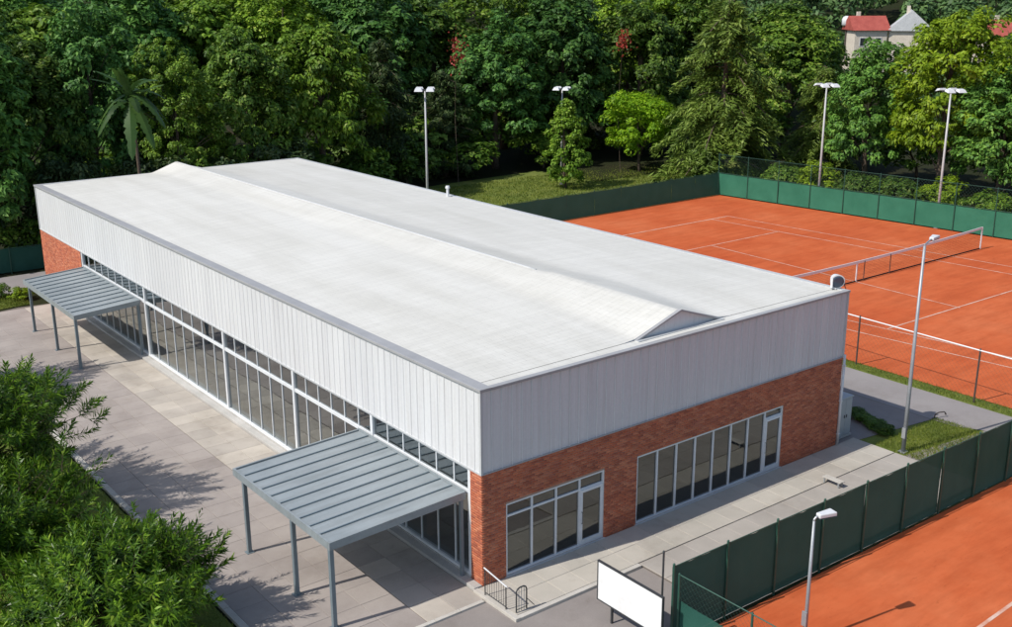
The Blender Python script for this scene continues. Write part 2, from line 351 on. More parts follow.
# openings on the front wall
WINS = [(1.05, 5.72, .12, 2.92), (7.42, 16.15, .12, 2.97)]
def brick_field(parent, face, a0, a1, z0, z1, holes, out):
    """bricks on a wall: face 'y' wall runs along x facing -y, face 'x' runs along y facing -x"""
    bw, bh, g = .275, .093, .012; V, F = [], []
    rows = int(round((z1-z0)/bh)); bh = (z1-z0)/rows
    for r in range(rows):
        za, zb = z0+r*bh+g/2, z0+(r+1)*bh-g/2; a = a0-(bw/2 if r % 2 else 0)
        while a < a1:
            s, e = max(a+g/2, a0), min(a+bw-g/2, a1); a += bw
            segs = [(s, e)]
            for (h0, h1, hz0, hz1) in holes:
                if zb > hz0+.01 and za < hz1-.01:
                    n = []
                    for (p, q) in segs:
                        if q <= h0 or p >= h1: n.append((p, q)); continue
                        if p < h0: n.append((p, h0))
                        if q > h1: n.append((h1, q))
                    segs = n
            for (p, q) in segs:
                if q-p < .03: continue
                d = out+RNG.uniform(0, .006); n = len(V); c = .008
                if face == 'y':
                    V += [(p, 0, za), (q, 0, za), (q, 0, zb), (p, 0, zb), (p+c, -d, za+c), (q-c, -d, za+c), (q-c, -d, zb-c), (p+c, -d, zb-c)]
                    F += [(n+4, n+5, n+6, n+7)]+[(n+i, n+(i+1) % 4, n+4+(i+1) % 4, n+4+i) for i in range(4)]
                else:
                    V += [(0, q, za), (0, p, za), (0, p, zb), (0, q, zb), (-d, q-c, za+c), (-d, p+c, za+c), (-d, p+c, zb-c), (-d, q-c, zb-c)]
                    F += [(n+4, n+5, n+6, n+7)]+[(n+i, n+(i+1) % 4, n+4+(i+1) % 4, n+4+i) for i in range(4)]
    o = inst('bricks', mesh_np('bricks', V, F, 'brick'), parent, (0, 0, 0)); o['kind'] = 'stuff'; return o
T = .3
b = MB(); xs = [0, WINS[0][0], WINS[0][1], WINS[1][0], WINS[1][1], W]
b.box(0, .0, -.1, xs[1], T, HM); b.box(xs[2], 0, -.1, xs[3], T, HM); b.box(xs[4], 0, -.1, W, T, HM)
for (x0, x1, z0, z1) in WINS: b.box(x0, 0, -.1, x1, T, z0); b.box(x0, 0, z1, x1, T, HM)
wf = b.build('front_wall', 'mortar', hall); brick_field(wf, 'y', 0, W, .0, HM-.03, WINS, .012)
wp = MB().box(0, T+.002, -.1, T, .65, HM).build('corner_pier', 'mortar', hall); brick_field(wp, 'x', -.012, .65, 0, HM-.03, [], .012)
wb = MB().box(0, 43.05, -.1, T, L, HM).build('side_wall', 'mortar', hall); brick_field(wb, 'x', 43.05, L, 0, HM-.03, [], .012)
MB().box(W-T, T+.002, -.1, W, L-T-.002, HM).build('rear_side_wall', 'brick', hall)
MB().box(T+.002, L-T, -.1, W, L, HM).build('end_wall', 'brick', hall)
# interior seen through the panes
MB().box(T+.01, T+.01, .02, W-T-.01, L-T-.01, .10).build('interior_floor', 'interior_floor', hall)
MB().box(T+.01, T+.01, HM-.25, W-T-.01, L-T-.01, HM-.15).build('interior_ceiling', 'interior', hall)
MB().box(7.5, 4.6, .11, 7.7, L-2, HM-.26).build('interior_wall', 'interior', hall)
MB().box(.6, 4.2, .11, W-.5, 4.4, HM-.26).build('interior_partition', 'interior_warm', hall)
# cladding box
fa = MB().box(.06, .06, HM, W-.06, .3, H-.02).build('front_fascia', 'trim_light', hall)
fs = MB().box(.06, .302, HM, .3, L-.06, H-.02).build('side_fascia', 'trim_light', hall)
MB().box(W-.3, .302, HM, W-.02, L-.06, H-.02).build('rear_fascia', 'cladding', hall)
MB().box(.302, L-.3, HM, W-.302, L-.02, H-.02).build('end_fascia', 'cladding', hall)
def clad_mesh(w, h):
    # standing rib at the joint, broad pan with a shallow swage
    prof = [(0, .0), (.022, -.026), (.05, -.026), (.072, 0), (w*.56, 0), (w*.6, -.006), (w*.66, -.006), (w*.7, 0), (w-.004, 0)]
    V = [(x, y, z) for z in (0, h) for x, y in prof]; n = len(prof)
    F = [(i, i+1, n+i+1, n+i) for i in range(n-1)]
    me = bpy.data.meshes.new('cladding_panel'); me.from_pydata(V, [], F); me.update(); me.materials.append(MATS['cladding']); return me
nf = 46; pw = W/nf; cm = clad_mesh(pw, H-HM-.1)
for i in range(nf): inst('cladding_panel', cm, fa, (i*pw, .02, HM+.02))
ns = 118; pw = L/ns; cm = clad_mesh(pw, H-HM-.1)
for i in range(ns): inst('cladding_panel', cm, fs, (.02, (i+1)*pw, HM+.02), (0, 0, -math.pi/2))
MB().box(-.035, -.035, HM-.02, .06, .06, H-.05).build('corner_trim', 'trim_light', hall)
MB().box(W-.05, -.035, HM-.02, W+.05, .06, H-.05).build('corner_trim', 'trim_light', hall)
MB().box(-.035, L-.06, HM-.02, .06, L+.03, H-.05).build('corner_trim', 'trim_light', hall)
MB().box(.065, -.03, HM-.03, W-.055, .055, HM+.02).build('drip_flashing', 'trim_grey', hall)
MB().box(-.03, .065, HM-.03, .055, L-.065, HM+.02).build('drip_flashing', 'trim_light', hall)
# copings: broad grey gutter along the side, narrow ones elsewhere
MB().box(-.07, -.07, H-.08, .42, L+.07, H+.03).build('side_coping', 'trim_grey', hall, bevel=.012)
MB().box(.425, -.07, H-.08, W+.07, .16, H+.022).build('front_coping', 'trim_grey', hall, bevel=.012)
MB().box(W-.22, .165, H-.08, W+.07, L+.07, H+.02).build('rear_coping', 'trim_light', hall, bevel=.012)
MB().box(.425, L-.16, H-.08, W-.225, L+.07, H+.02).build('end_coping', 'trim_light', hall, bevel=.012)
# roof: shallow falls either side of a raised spine
XC = W/2
def strip(prof, y0, y1):
    V = [(x, y, z) for y in (y0, y1) for x, z in prof]; n = len(prof); return V, [(i, i+1, n+i+1, n+i) for i in range(n-1)]
RZ, ze = H+.45, H-.01
hw, hz, hy0 = 2.3, .82, .62
def sstep(a_, b_, v): q = max(0, min(1, (v-a_)/(b_-a_))); return q*q*(3-2*q)
def roof_z(x, y):
    q = abs(x-XC); fd = sstep(-1.0, 6.0, y)*sstep(-1, 5, L-y); z = ze+.44*max(0, 1-q/9.75)*fd
    g = lambda u: .5*((1-u)+math.sqrt((1-u)**2+.006))-.0015
    if y > .6: z += (.82-.12*sstep(8.2, 9.2, y)-.44*fd)*g(q/(hw if y < 8.7 else 1.9))
    return z
def roof_grid(ys, name, par):
    xs_ = sorted(set([.425, W-.225, XC]+[round(v, 3) for v in np.arange(.8, W-.3, .25) if abs(v-XC) > .13])); n = len(xs_)
    return MB().add([(x, y, roof_z(x, y)) for y in ys for x in xs_], [(j*n+i, j*n+i+1, (j+1)*n+i+1, (j+1)*n+i) for j in range(len(ys)-1) for i in range(n-1)]).build(name, 'roof_membrane', par, smooth=True)
rf = roof_grid([hy0]+list(np.arange(1.2, L-.4, .6))+[L-.165], 'roof', hall)
roof_grid([.165, .4, .59], 'roof_ledge', rf)
MB().tube([(XC, y, roof_z(XC, y)+.0) for y in np.arange(9.4, L-.3, 1.0)], .05, 8).build('ridge_cap', 'trim_light', rf, smooth=True)
MB().add([(XC-hw*1.5, hy0, H-.02), (XC+hw*1.5, hy0, H-.02), (XC+hw, hy0, H+.1), (XC, hy0, H+hz+.02), (XC-hw, hy0, H+.1)], [(0, 1, 2, 3, 4)]).build('gable_back', 'cladding', rf)
MB().tube([(W-.5, 30.1, H-.02), (W-.5, 30.1, H+.55)], .09, 10).tube([(W-.5, 30.1, H+.55), (W-.5, 30.1, H+.7)], [.16, .12], 10).build('vent_pipe', 'steel_white', rf)
MB().add([(XC-hw+.1, hy0-.02, H+.05), (XC+hw-.1, hy0-.02, H+.05), (XC, hy0-.02, H+hz-.04)], [(0, 1, 2)]).build('gable_face', 'cladding', rf)
MB().bar((XC-hw-.05, hy0-.04, H+.03), (XC+.02, hy0-.04, H+hz), .16, .07).bar((XC-.02, hy0-.042, H+hz), (XC+hw+.05, hy0-.042, H+.03), .16, .07).build('barge_board', 'trim_grey', rf)
MB().box(XC-hw-.1, hy0-.25, H-.01, XC+hw+.1, hy0-.025, H+.06).build('gable_sill', 'trim_light', rf)

# glazed side: curtain wall with major posts, mullions, transom and panes
SILL, TRAN = .24, 3.36
cw = MB().box(-.02, .66, -.05, .28, 43.04, SILL-.06).build('curtain_wall_base', 'plinth_white', hall)
MB().box(-.36, .0, -.03, -.025, 43.6, .14).build('plinth', 'plinth_white', hall, bevel=.015)
MB().box(.02, .66, SILL-.058, .2, 43.04, SILL+.04).build('sill_rail', 'frame_white', cw)
MB().box(.055, .66, TRAN-.07, .19, 43.04, TRAN+.07).build('transom', 'frame_white', cw)
MB().box(.03, .66, HM-.1, .2, 43.04, HM-.035).build('head_rail', 'frame_white', cw)
BAYS = [(.66, 7.3, 6), (7.3, 13.95, 6), (13.95, 21.3, 6), (21.3, 32.0, 8), (32.0, 43.04, 9)]
mm = MB().box(.085, -.024, SILL+.041, .16, .024, HM-.101).mesh('mullion', 'frame_white')
pm = MB().box(.03, -.085, SILL+.041, .18, .085, HM-.04).mesh('post', 'frame_white')
for (y0, y1, n) in BAYS:
    w = (y1-y0)/n
    inst('post', pm, cw, (-.002, y0+(.1 if y0 < 1 else 0), 0))
    for i in range(n):
        if i: inst('mullion', mm, cw, (0, y0+i*w, 0))
        for (za, zb) in ((SILL+.042, TRAN-.072), (TRAN+.072, HM-.102)):
            tl = RNG.uniform(-.004, .004); tz = RNG.uniform(-.002, .002)
            yc = y0+(i+.5)*w
            MB().add([(.12+tl+tz, yc-w/2+.025, za), (.12-tl+tz, yc+w/2-.025, za), (.12-tl-tz, yc+w/2-.025, zb), (.12+tl-tz, yc-w/2+.025, zb)], [(3, 2, 1, 0)]).build('pane', 'glass', cw)
inst('post', pm, cw, (-.002, 42.94, 0))
# front windows
def front_window(x0, x1, z0, z1, cols, tz, trans_cols, door):
    fw = .07
    fr = MB().box(x0, .02, z0, x1, .16, z0+fw).box(x0, .02, z1-fw, x1, .16, z1).box(x0, .02, z0+fw, x0+fw, .16, z1-fw).box(x1-fw, .02, z0+fw, x1, .16, z1-fw).build('window', 'frame_white', hall)
    MB().box(x0-.05, -.07, z0-.06, x1+.05, .02, z0-.002).build('sill', 'trim_light', fr)
    MB().box(x0-.0, .3, z0, x0+.02, .302, z1).build('reveal', 'trim_light', fr)
    w = (x1-x0-2*fw)/cols
    for i in range(cols):
        a = x0+fw+i*w; e = a+w
        if i: MB().box(a-.035, .03, z0+fw, a+.035, .15, z1-fw).build('mullion', 'frame_white', fr)
        a2 = a+(.036 if i else 0); e2 = e-(.036 if i < cols-1 else 0)
        spans = [(z0+fw, z1-fw)]
        if i in trans_cols:
            MB().box(a2, .035, tz-.035, e2, .145, tz+.035).build('transom', 'frame_white', fr); spans = [(z0+fw, tz-.036), (tz+.036, z1-fw)]
        for k, (p, q) in enumerate(spans):
            if i == door and k == 0:
                d = MB().box(a2, .0, p, a2+.1, .1, q).box(e2-.1, .0, p, e2, .1, q).box(a2+.1, .0, p, e2-.1, .1, p+.16).box(a2+.1, .0, q-.1, e2-.1, .1, q).build('door', 'frame_white', hall)
                MB().add([(a2+.1, .05, p+.16), (e2-.1, .05, p+.16), (e2-.1, .05, q-.1), (a2+.1, .05, q-.1)], [(0, 1, 2, 3)]).build('pane', 'glass_front', d)
                MB().tube([(a2+.05, -.0, p+.85), (a2+.05, -.06, p+.88), (a2+.05, -.06, p+1.3), (a2+.05, 0, p+1.33)], .014, 6).build('handle', 'steel_dark', d)
            else:
                t1, t2 = RNG.uniform(-.003, .003), RNG.uniform(-.003, .003)
                MB().add([(a2, .09+t1, p), (e2, .09-t1, p+0), (e2, .09-t1+t2, q), (a2, .09+t1+t2, q)], [(0, 1, 2, 3)]).build('pane', 'glass_front', fr)
front_window(*WINS[0], 4, 2.42, {0, 1, 2, 3}, 3)
front_window(*WINS[1], 8, 2.6, {7}, 7)
dp = MB().tube([(W+.06, -.06, HM+.1), (W+.06, -.06, .05)], .06, 10).build('downpipe', 'steel_white', hall, smooth=True)
for z in (.6, 2.2, 3.9): MB().box(W-.02, -.13, z, W+.13, .0, z+.05).build('pipe_bracket', 'steel_white', dp)

# ------------------------------------------------------------------ canopies
def canopy(label, xo, y0, y1, zo, zw, posts, inner, npan):
    t = thing('entrance_canopy', label, 'canopy', (xo, (y0+y1)/2, 0), 'canopies over the side doors')
    th = .26; dz = lambda x: zo+(zw-zo)*(x-xo)/(-.06-xo)
    # deck panels run wall to edge, each with an upstand seam
    w = (y1-y0-.16)/npan
    V = [(xo+.08, 0, dz(xo+.08)-.04), (-.08, 0, dz(-.08)-.04), (-.08, w-.06, dz(-.08)-.04), (xo+.08, w-.06, dz(xo+.08)-.04)]
    me = MB().add(V+[(x, y, z-.03) for x, y, z in V], [(0, 1, 2, 3), (7, 6, 5, 4)]+[(i, 4+i, 4+(i+1) % 4, (i+1) % 4) for i in range(4)]).mesh('deck_panel', 'canopy_metal')
    sm = MB().bar((xo+.09, 0, dz(xo+.09)-.035), (-.09, 0, dz(-.09)-.035), .05, .09).mesh('seam', 'canopy_frame')
    for i in range(npan):
        y = y0+.08+i*w; inst('deck_panel', me, t, (0, y+.03, 0))
        if i: inst('seam', sm, t, (0, y, 0))
    MB().add([(xo, y0, zo-th), (xo+.08, y0, zo-th), (xo+.08, y1, zo-th), (xo, y1, zo-th), (xo, y0, zo+.02), (xo+.08, y0, zo+.02), (xo+.08, y1, zo+.02), (xo, y1, zo+.02)],
             [(3, 2, 1, 0), (4, 5, 6, 7), (0, 1, 5, 4), (1, 2, 6, 5), (2, 3, 7, 6), (3, 0, 4, 7)]).build('edge_beam', 'canopy_metal', t)
    for (ya, yb) in ((y0, y0+.08), (y1-.08, y1)):
        MB().add([(x, y, dz(x)+o) for o in (-th, .02) for (x, y) in ((xo+.082, ya), (-.07, ya), (-.07, yb), (xo+.082, yb))],
                 [(3, 2, 1, 0), (4, 5, 6, 7), (0, 1, 5, 4), (1, 2, 6, 5), (2, 3, 7, 6), (3, 0, 4, 7)]).build('side_beam', 'canopy_metal', t)
    MB().box(-.068, y0, zw-.2, -.04, y1, zw+.06).build('wall_flashing', 'canopy_metal', t)
    for k in range(1, 4):
        x = xo+(-.06-xo)*k/4; MB().box(x-.04, y0+.082, dz(x)-.22, x+.04, y1-.082, dz(x)-.075).build('purlin', 'canopy_frame', t)
    for y in posts:
        p = MB().box(xo+.02, y-.075, .02, xo+.17, y+.075, zo-th-.002).build('post', 'canopy_frame', t, bevel=.01)
        MB().box(xo-.05, y-.14, .02, xo+.24, y+.14, .045).build('base_plate', 'canopy_frame', p)
    for y in inner:
        p = MB().box(-.24, y-.06, .14, -.12, y+.06, zw-.23).build('post', 'canopy_frame', t, bevel=.01)
    return t
canopy('blue-grey metal entrance canopy nearest the camera, by the brick corner of the hall', -5.42, .88, 8.2, 3.17, 3.38, (7.45, 3.65, 1.0), (.98, 8.05), 10)
canopy('blue-grey metal entrance canopy at the far end of the glazed side', -3.75, 32.5, 42.6, 3.12, 3.38, (41.6, 36.9, 32.65), (32.6, 42.45), 12)

# ------------------------------------------------------------------ roof floodlight, cabinet, railings, sign, bench, pipe
t = thing('floodlight', 'white round floodlight on the right front corner of the white roof', 'floodlight', (20.0, .55, H+.02))
cx, cy, cz = 20.0, .55, H+.02
MB().box(cx-.18, cy-.12, cz, cx+.18, cy+.12, cz+.05).build('base_plate', 'steel_white', t)
MB().bar((cx-.33, cy, cz+.05), (cx-.33, cy, cz+.5), .04, .1).bar((cx+.33, cy, cz+.05), (cx+.33, cy, cz+.5), .04, .1).bar((cx-.35, cy, cz+.05), (cx+.35, cy, cz+.05), .1, .04).build('yoke', 'steel_white', t)
ax = Vector((-.55, -.75, -.15)).normalized(); c0 = Vector((cx, cy, cz+.36))
hs = MB().tube([c0-ax*.3, c0-ax*.26, c0-ax*.02, c0+ax*.16, c0+ax*.17], [.12, .2, .28, .33, .29], 20).build('housing', 'steel_white', t, smooth=False)
MB().tube([c0+ax*.172, c0+ax*.21], [.28, .22], 20).build('lens', 'lens', t)
MB().tube([c0-ax*.2, c0+Vector((.6, .0, -.3)), c0+Vector((.68, -.05, -.5))], .02, 6).build('cable', 'steel_dark', t)

t = thing('utility_cabinet', 'tall grey utility cabinet in the shade beside the right brick corner', 'cabinet', (21.25, .75, 0))
MB().box(20.75, .35, .02, 21.85, 1.25, .1).build('plinth', 'kerb_stone', t)
MB().box(20.8, .4, .1, 21.8, 1.2, 1.95).build('body', 'trim_light', t, bevel=.015)
d = MB().box(20.84, .375, .16, 21.29, .398, 1.88).build('door', 'trim_light', t); MB().box(21.2, .35, 1.0, 21.24, .374, 1.15).build('handle', 'steel_dark', d)
d = MB().box(21.31, .375, .16, 21.76, .398, 1.88).build('door', 'trim_light', t); MB().box(21.36, .35, 1.0, 21.4, .374, 1.15).build('handle', 'steel_dark', d)
MB().box(20.76, .36, 1.952, 21.84, 1.24, 2.0).build('lid', 'trim_light', t)

t = thing('handrail', 'dark metal handrail falling from the brick corner along the path edge', 'railing', (-.3, -1.1, .1))
MB().tube([(-.3, -.55, .11), (-.3, -.55, 1.12)], .022, 8).build('post', 'steel_dark', t)
MB().tube([(-.3, -1.72, .11), (-.3, -1.72, .98)], .022, 8).build('post', 'steel_dark', t)
MB().tube([(-.3, -.5, 1.14), (-.3, -1.78, .98)], .026, 8).build('top_rail', 'steel_white', t)
MB().tube([(-.3, -.55, .22), (-.3, -1.72, .2)], .016, 6).build('bottom_rail', 'steel_dark', t)
for k in range(8):
    y = -.68-k*.13; MB().tube([(-.3, y, .21), (-.3, y, 1.12+(y+.5)*.125)], .008, 5).build('baluster', 'steel_dark', t)
t = thing('hoop_rail', 'small dark metal hoop rail at the outer corner of the front path', 'railing', (.1, -2.1, .1))
arc = lambda y0, y1, z, x: [(x, y0, .11), (x, y0, z-.12), (x, y0-(y0-y1)*.12, z-.03), (x, y0-(y0-y1)*.3, z), (x, y1+(y0-y1)*.3, z), (x, y1+(y0-y1)*.12, z-.03), (x, y1, z-.12), (x, y1, .11)]
MB().tube([(x, y, z) for (y, x, z) in [(-2.08, -.14, .11), (-2.08, -.14, .88), (-2.08, -.08, .97), (-2.08, .02, 1.0), (-2.08, .18, 1.0), (-2.08, .26, .95), (-2.08, .3, .86), (-2.08, .3, .11)]], .026, 8).build('hoop', 'steel_dark', t)
for x in (-.03, .08, .19): MB().tube([(x, -2.08, .11), (x, -2.08, .985)], .012, 6).build('baluster', 'steel_grey', t)
MB().tube([(-.14, -2.08, .2), (.3, -2.08, .2)], .014, 6).build('bottom_rail', 'steel_dark', t)
MB().tube([(.3, -2.08, .5), (.62, -2.1, .13)], .014, 6).build('stay', 'steel_dark', t)

t = thing('sign_board', 'blank white rectangular sign board on dark posts beside the fence corner', 'sign', (2.0, -5.25, 0))
MB().box(1.985, -6.70, .66, 2.02, -3.78, 2.03).build('panel', 'sign_white', t)
f = MB().box(1.965, -6.74, 2.032, 2.05, -3.74, 2.075).box(1.965, -6.74, .625, 2.05, -3.74, .658).box(1.965, -3.778, .659, 2.05, -3.745, 2.031).box(1.965, -6.735, .659, 2.05, -6.702, 2.031)
f.build('frame', 'steel_dark', t)
for y in (-4.4, -6.1): MB().box(2.022, y-.035, -.02, 2.09, y+.035, 2.03).build('post', 'steel_dark', t)
MB().bar((2.06, -3.9, .9), (2.06, -6.6, .9), .04).bar((2.06, -3.9, 1.8), (2.06, -6.6, 1.8), .04).build('back_rail', 'steel_dark', t)

t = thing('bench', 'low pale backless bench on the front path near the green fence', 'bench', (16.5, -2.6, .09))
for k in range(3): MB().box(16.34+k*.11, -3.0, .33, 16.44+k*.11, -2.1, .36).build('slat', 'kerb_stone', t)
for y in (-2.9, -2.2): MB().box(16.36, y-.03, .09, 16.4, y+.03, .328).box(16.6, y-.03, .09, 16.64, y+.03, .328).box(16.402, y-.03, .28, 16.598, y+.03, .326).build('leg', 'steel_grey', t)
t = thing('standpipe', 'small bent dark pipe rising at the edge of the grass by the side path', 'pipe', (26.9, -1.0, 0))
MB().tube([(26.75, -.95, -.02), (26.75, -.95, .16), (26.82, -.97, .25), (27.0, -1.0, .29), (27.3, -1.1, .28), (27.38, -1.13, .22), (27.4, -1.14, .16)], .03, 8).build('spout', 'rust_pipe', t)
MB().tube([(27.4, -1.14, .16), (27.4, -1.14, .12)], .045, 8).build('nozzle', 'rust_pipe', t)
MB().box(26.65, -1.05, 0, 26.85, -.85, .03).build('foot', 'rust_pipe', t)

# ------------------------------------------------------------------ tennis courts
struct(sheet('clay_court', 'clay', [(31.0, -7.2), (69.4, -7.2), (69.2, 2), (64.95, 47.0), (31.0, 47.0)], .0))
court = [o for o in bpy.data.objects if o.name.startswith('clay_court')][0]
def line(parent, a, b, w=.11, z=.008):
    a = Vector((*a, z)); b = Vector((*b, z)); d = (b-a).normalized(); n = Vector((-d.y, d.x, 0))*w/2; a = a-d*w/2; b = b+d*w/2
    MB().add([a-n, b-n, b+n, a+n], [(0, 1, 2, 3)]).build('court_line', 'line_paint', parent)
dl = lambda y: 36.95-.10*y if y < 12 else 35.75-.02*(y-12)
dr = lambda y: 59.82-.0655*y
sl = lambda y: 38.75-.10*y if y < 12 else 37.55-.02*(y-12)
sr = lambda y: 57.55-.0655*y
cl = lambda y: 45.2+.052*y
NY, FB, FS, NS, NB = 17.2, 38.9, 31.6, 8.9, -4.8
for fn in (dl, sl):
    line(court, (fn(NB), NB), (fn(12), 12)); line(court, (fn(12.1), 12.1), (fn(FB), FB), z=.0085)
for fn in (dr, sr): line(court, (fn(NB), NB), (fn(FB), FB), z=.009)
line(court, (dl(FB), FB), (dr(FB), FB), .14, .013); line(court, (dl(NB), NB), (dr(NB), NB), .14, .013)
line(court, (sl(FS), FS), (sr(FS)+.1, FS), z=.0125); line(court, (sl(NS), NS+.2), (sr(NS)+.1, NS), z=.0125)
line(court, (cl(NS), NS), (cl(FS), FS), z=.017)
c2 = struct(sheet('clay_court', 'clay', [(2.86, -60), (60, -60), (60, -6.95), (2.86, -6.62)], .0))
line(c2, (11.2, -12.05), (30, -11.4), .13); line(c2, (11.2, -12.05), (11.25, -40), .13, .012); line(c2, (13.5, -12.1), (13.55, -40), .13, .013)

# net
t = thing('tennis_net', 'long tennis net with white top tape across the clay court', 'net', (47, NY, 0))
zt = lambda x: 1.42+.30*((x-46.5)/16.3)**2
X0, X1 = 33.6, 62.8
for x in (X0, X1): MB().tube([(x, NY, 0), (x, NY, 1.78)], .06, 10).build('post', 'steel_white' if x == X1 else 'steel_grey', t)
xs = np.linspace(X0, X1, 40)
b = MB()
for a, e in zip(xs[:-1], xs[1:]): b.bar((a, NY, zt(a)), (e, NY, zt(e)), .05, .19)
b.build('tape', 'sign_white', t)
b = MB()
for a in np.arange(X0+.1, X1, .13): b.add([(a-.005, NY, .06), (a+.005, NY, .06), (a+.005, NY, zt(a)), (a-.005, NY, zt(a))], [(0, 1, 2, 3)])
for fz in np.linspace(.04, .96, 12):
    for a, e in zip(xs[:-1], xs[1:]): b.add([(a, NY, zt(a)*fz-.005), (e, NY, zt(e)*fz-.005), (e, NY, zt(e)*fz+.005), (a, NY, zt(a)*fz+.005)], [(0, 1, 2, 3)])
m_ = b.build('netting', 'net_black', t); m_['kind'] = 'stuff'
MB().bar((X0, NY, .05), (X1, NY, .05), .05, .07).build('bottom_cord', 'net_black', t)
for x in (47.0, 50.2): MB().tube([(x, NY-.04, 0), (x, NY-.04, zt(x))], .035, 6).build('net_stick', 'rust_pipe', t)
MB().box(46.1, NY-.03, .02, 46.2, NY+.03, 1.42).build('centre_strap', 'sign_white', t)

# ------------------------------------------------------------------ fences
def fence(name, label, pts_y, h, screen, mat, rail_h, mesh_top=None, postmat='post_green', rad=.04, base_gap=.08, wires=(), sag=.05, group=None, link=0.0):
    """pts_y: post positions in order"""
    P = [Vector((*p, 0)) for p in pts_y]; mid = P[len(P)//2]
    t = thing(name, label, 'fence', (mid.x, mid.y, 0), group)
    top = mesh_top or h
    pm_ = MB().tube([(0, 0, -.05), (0, 0, top+.06), (0, 0, top+.09)], [rad, rad, rad*.4], 8).mesh('post', postmat)
    for p in P: inst('post', pm_, t, p, (RNG.uniform(-.006, .006), RNG.uniform(-.006, .006), 0))
    for a, e in zip(P[:-1], P[1:]):
        d = (e-a); ln = d.length; d.normalize(); n = Vector((-d.y, d.x, 0))*(rad+.015)
        if screen:
            # cloth panel with slack between the ties
            V, F = [], []; nu, nv = 9, 6
            ph = RNG.uniform(0, 6); amp = RNG.uniform(.015, .045)
            for j in range(nv+1):
                for i in range(nu+1):
                    u, v = i/nu, j/nv
                    z = base_gap+(screen-base_gap)*v-(sag*math.sin(math.pi*u)*(RNG.uniform(.6, 1) if v == 1 else v))
                    off = amp*math.sin(math.pi*u)*math.sin(math.pi*v)+(.02*math.sin(u*17+ph+v*2)+.012*math.sin(u*31-ph*2+v*4))*(.35+.65*math.sin(math.pi*v))
                    V.append(a+d*(ln*u)+n*1.0+n.normalized()*off+Vector((0, 0, z)))
            for j in range(nv):
                for i in range(nu): q = j*(nu+1)+i; F.append((q, q+1, q+nu+2, q+nu+1))
            MB().add(V, F).build('screen_panel', mat, t, smooth=True)
        for z in rail_h: MB().tube([a+Vector((0, 0, z)), e+Vector((0, 0, z))], .02, 6).build('rail', postmat, t)
        if link:
            b = MB(); z0 = screen if screen and mesh_top else .05; hh = top-z0; s = link; k = -hh
            while k < ln:
                for sg in (1, -1):
                    u0, u1 = k, k+hh; za, zb = (z0, top) if sg == 1 else (top, z0)
                    if u0 < 0: za += (zb-za)*(-u0/hh); u0 = 0
                    if u1 > ln: zb -= (zb-za)*((u1-ln)/(u1-u0)); u1 = ln
                    if u1-u0 > .01: b.bar(a+d*u0+Vector((0, 0, za)), a+d*u1+Vector((0, 0, zb)), .007 if link > .29 else .0035)
                k += s
            o = b.build('chain_link', 'wire_green', t); o['kind'] = 'stuff'
    for z in wires: MB().tube([P[0]+Vector((0, 0, z)), P[-1]+Vector((0, 0, z))], .008, 5).build('wire', 'wire_green', t)
    return t
lerp = lambda a, b, n: [(a[0]+(b[0]-a[0])*i/n, a[1]+(b[1]-a[1])*i/n) for i in range(n+1)]
fence('court_fence', 'dark green screen fence along the near clay court beside the front path', lerp((2.72, -6.45), (30.2, -6.85), 11), 2.8, 2.72, 'screen_near', (2.76,), rad=.045, base_gap=.01)
fence('court_fence', 'short green fence with clear upper mesh running towards the camera behind the sign', lerp((2.74, -6.7), (2.8, -24), 6), 2.6, 1.65, 'screen_teal', (2.58,), mesh_top=2.55, link=.2)
t = thing('marker_post', 'thin dark post standing at the fence corner behind the sign', 'post', (2.5, -6.2, 0))
MB().tube([(2.5, -6.2, -.05), (2.5, -6.2, 3.25)], .035, 8).build('shaft', 'steel_dark', t); MB().tube([(2.5, -6.2, 3.25), (2.5, -6.2, 3.29)], [.045, .02], 8).build('cap', 'steel_dark', t)
fence('court_fence', 'green screen fence on the far right side of the clay court with mesh above', lerp((64.95, 47.0), (69.3, 1.2), 13), 2.25, 2.28, 'screen_green', (2.3, 4.15), mesh_top=4.15, link=.3)
fence('court_fence', 'dark green screen fence behind the far baseline below the lawn', lerp((64.9, 47.05), (30.9, 47.05), 10), 2.3, 2.25, 'screen_back', (2.28,), sag=.03)
fence('wire_fence', 'see-through wire fence with dark posts between side path and clay court', [(31.2, 20.7), (30.95, 13.5), (30.61, 6.24), (30.3, -.95), (30.2, -6.8)], 2.8, 0, None, (), postmat='rust_pipe', rad=.045, link=.28)
wfence = [o for o in bpy.data.objects if o.name.startswith('wire_fence')][0]
MB().tube([(31.2, 20.7, 2.78), (30.95, 13.5, 2.78), (30.61, 6.24, 2.78), (30.3, -.95, 2.78), (30.2, -6.8, 2.78)], .035, 6).build('top_band', 'sign_white', wfence)
fence('boundary_fence', 'dark green sheeted fence across the road at the far left', lerp((-14, 58.4), (19, 57.6), 10), 1.95, 1.9, 'screen_teal', (1.92,))

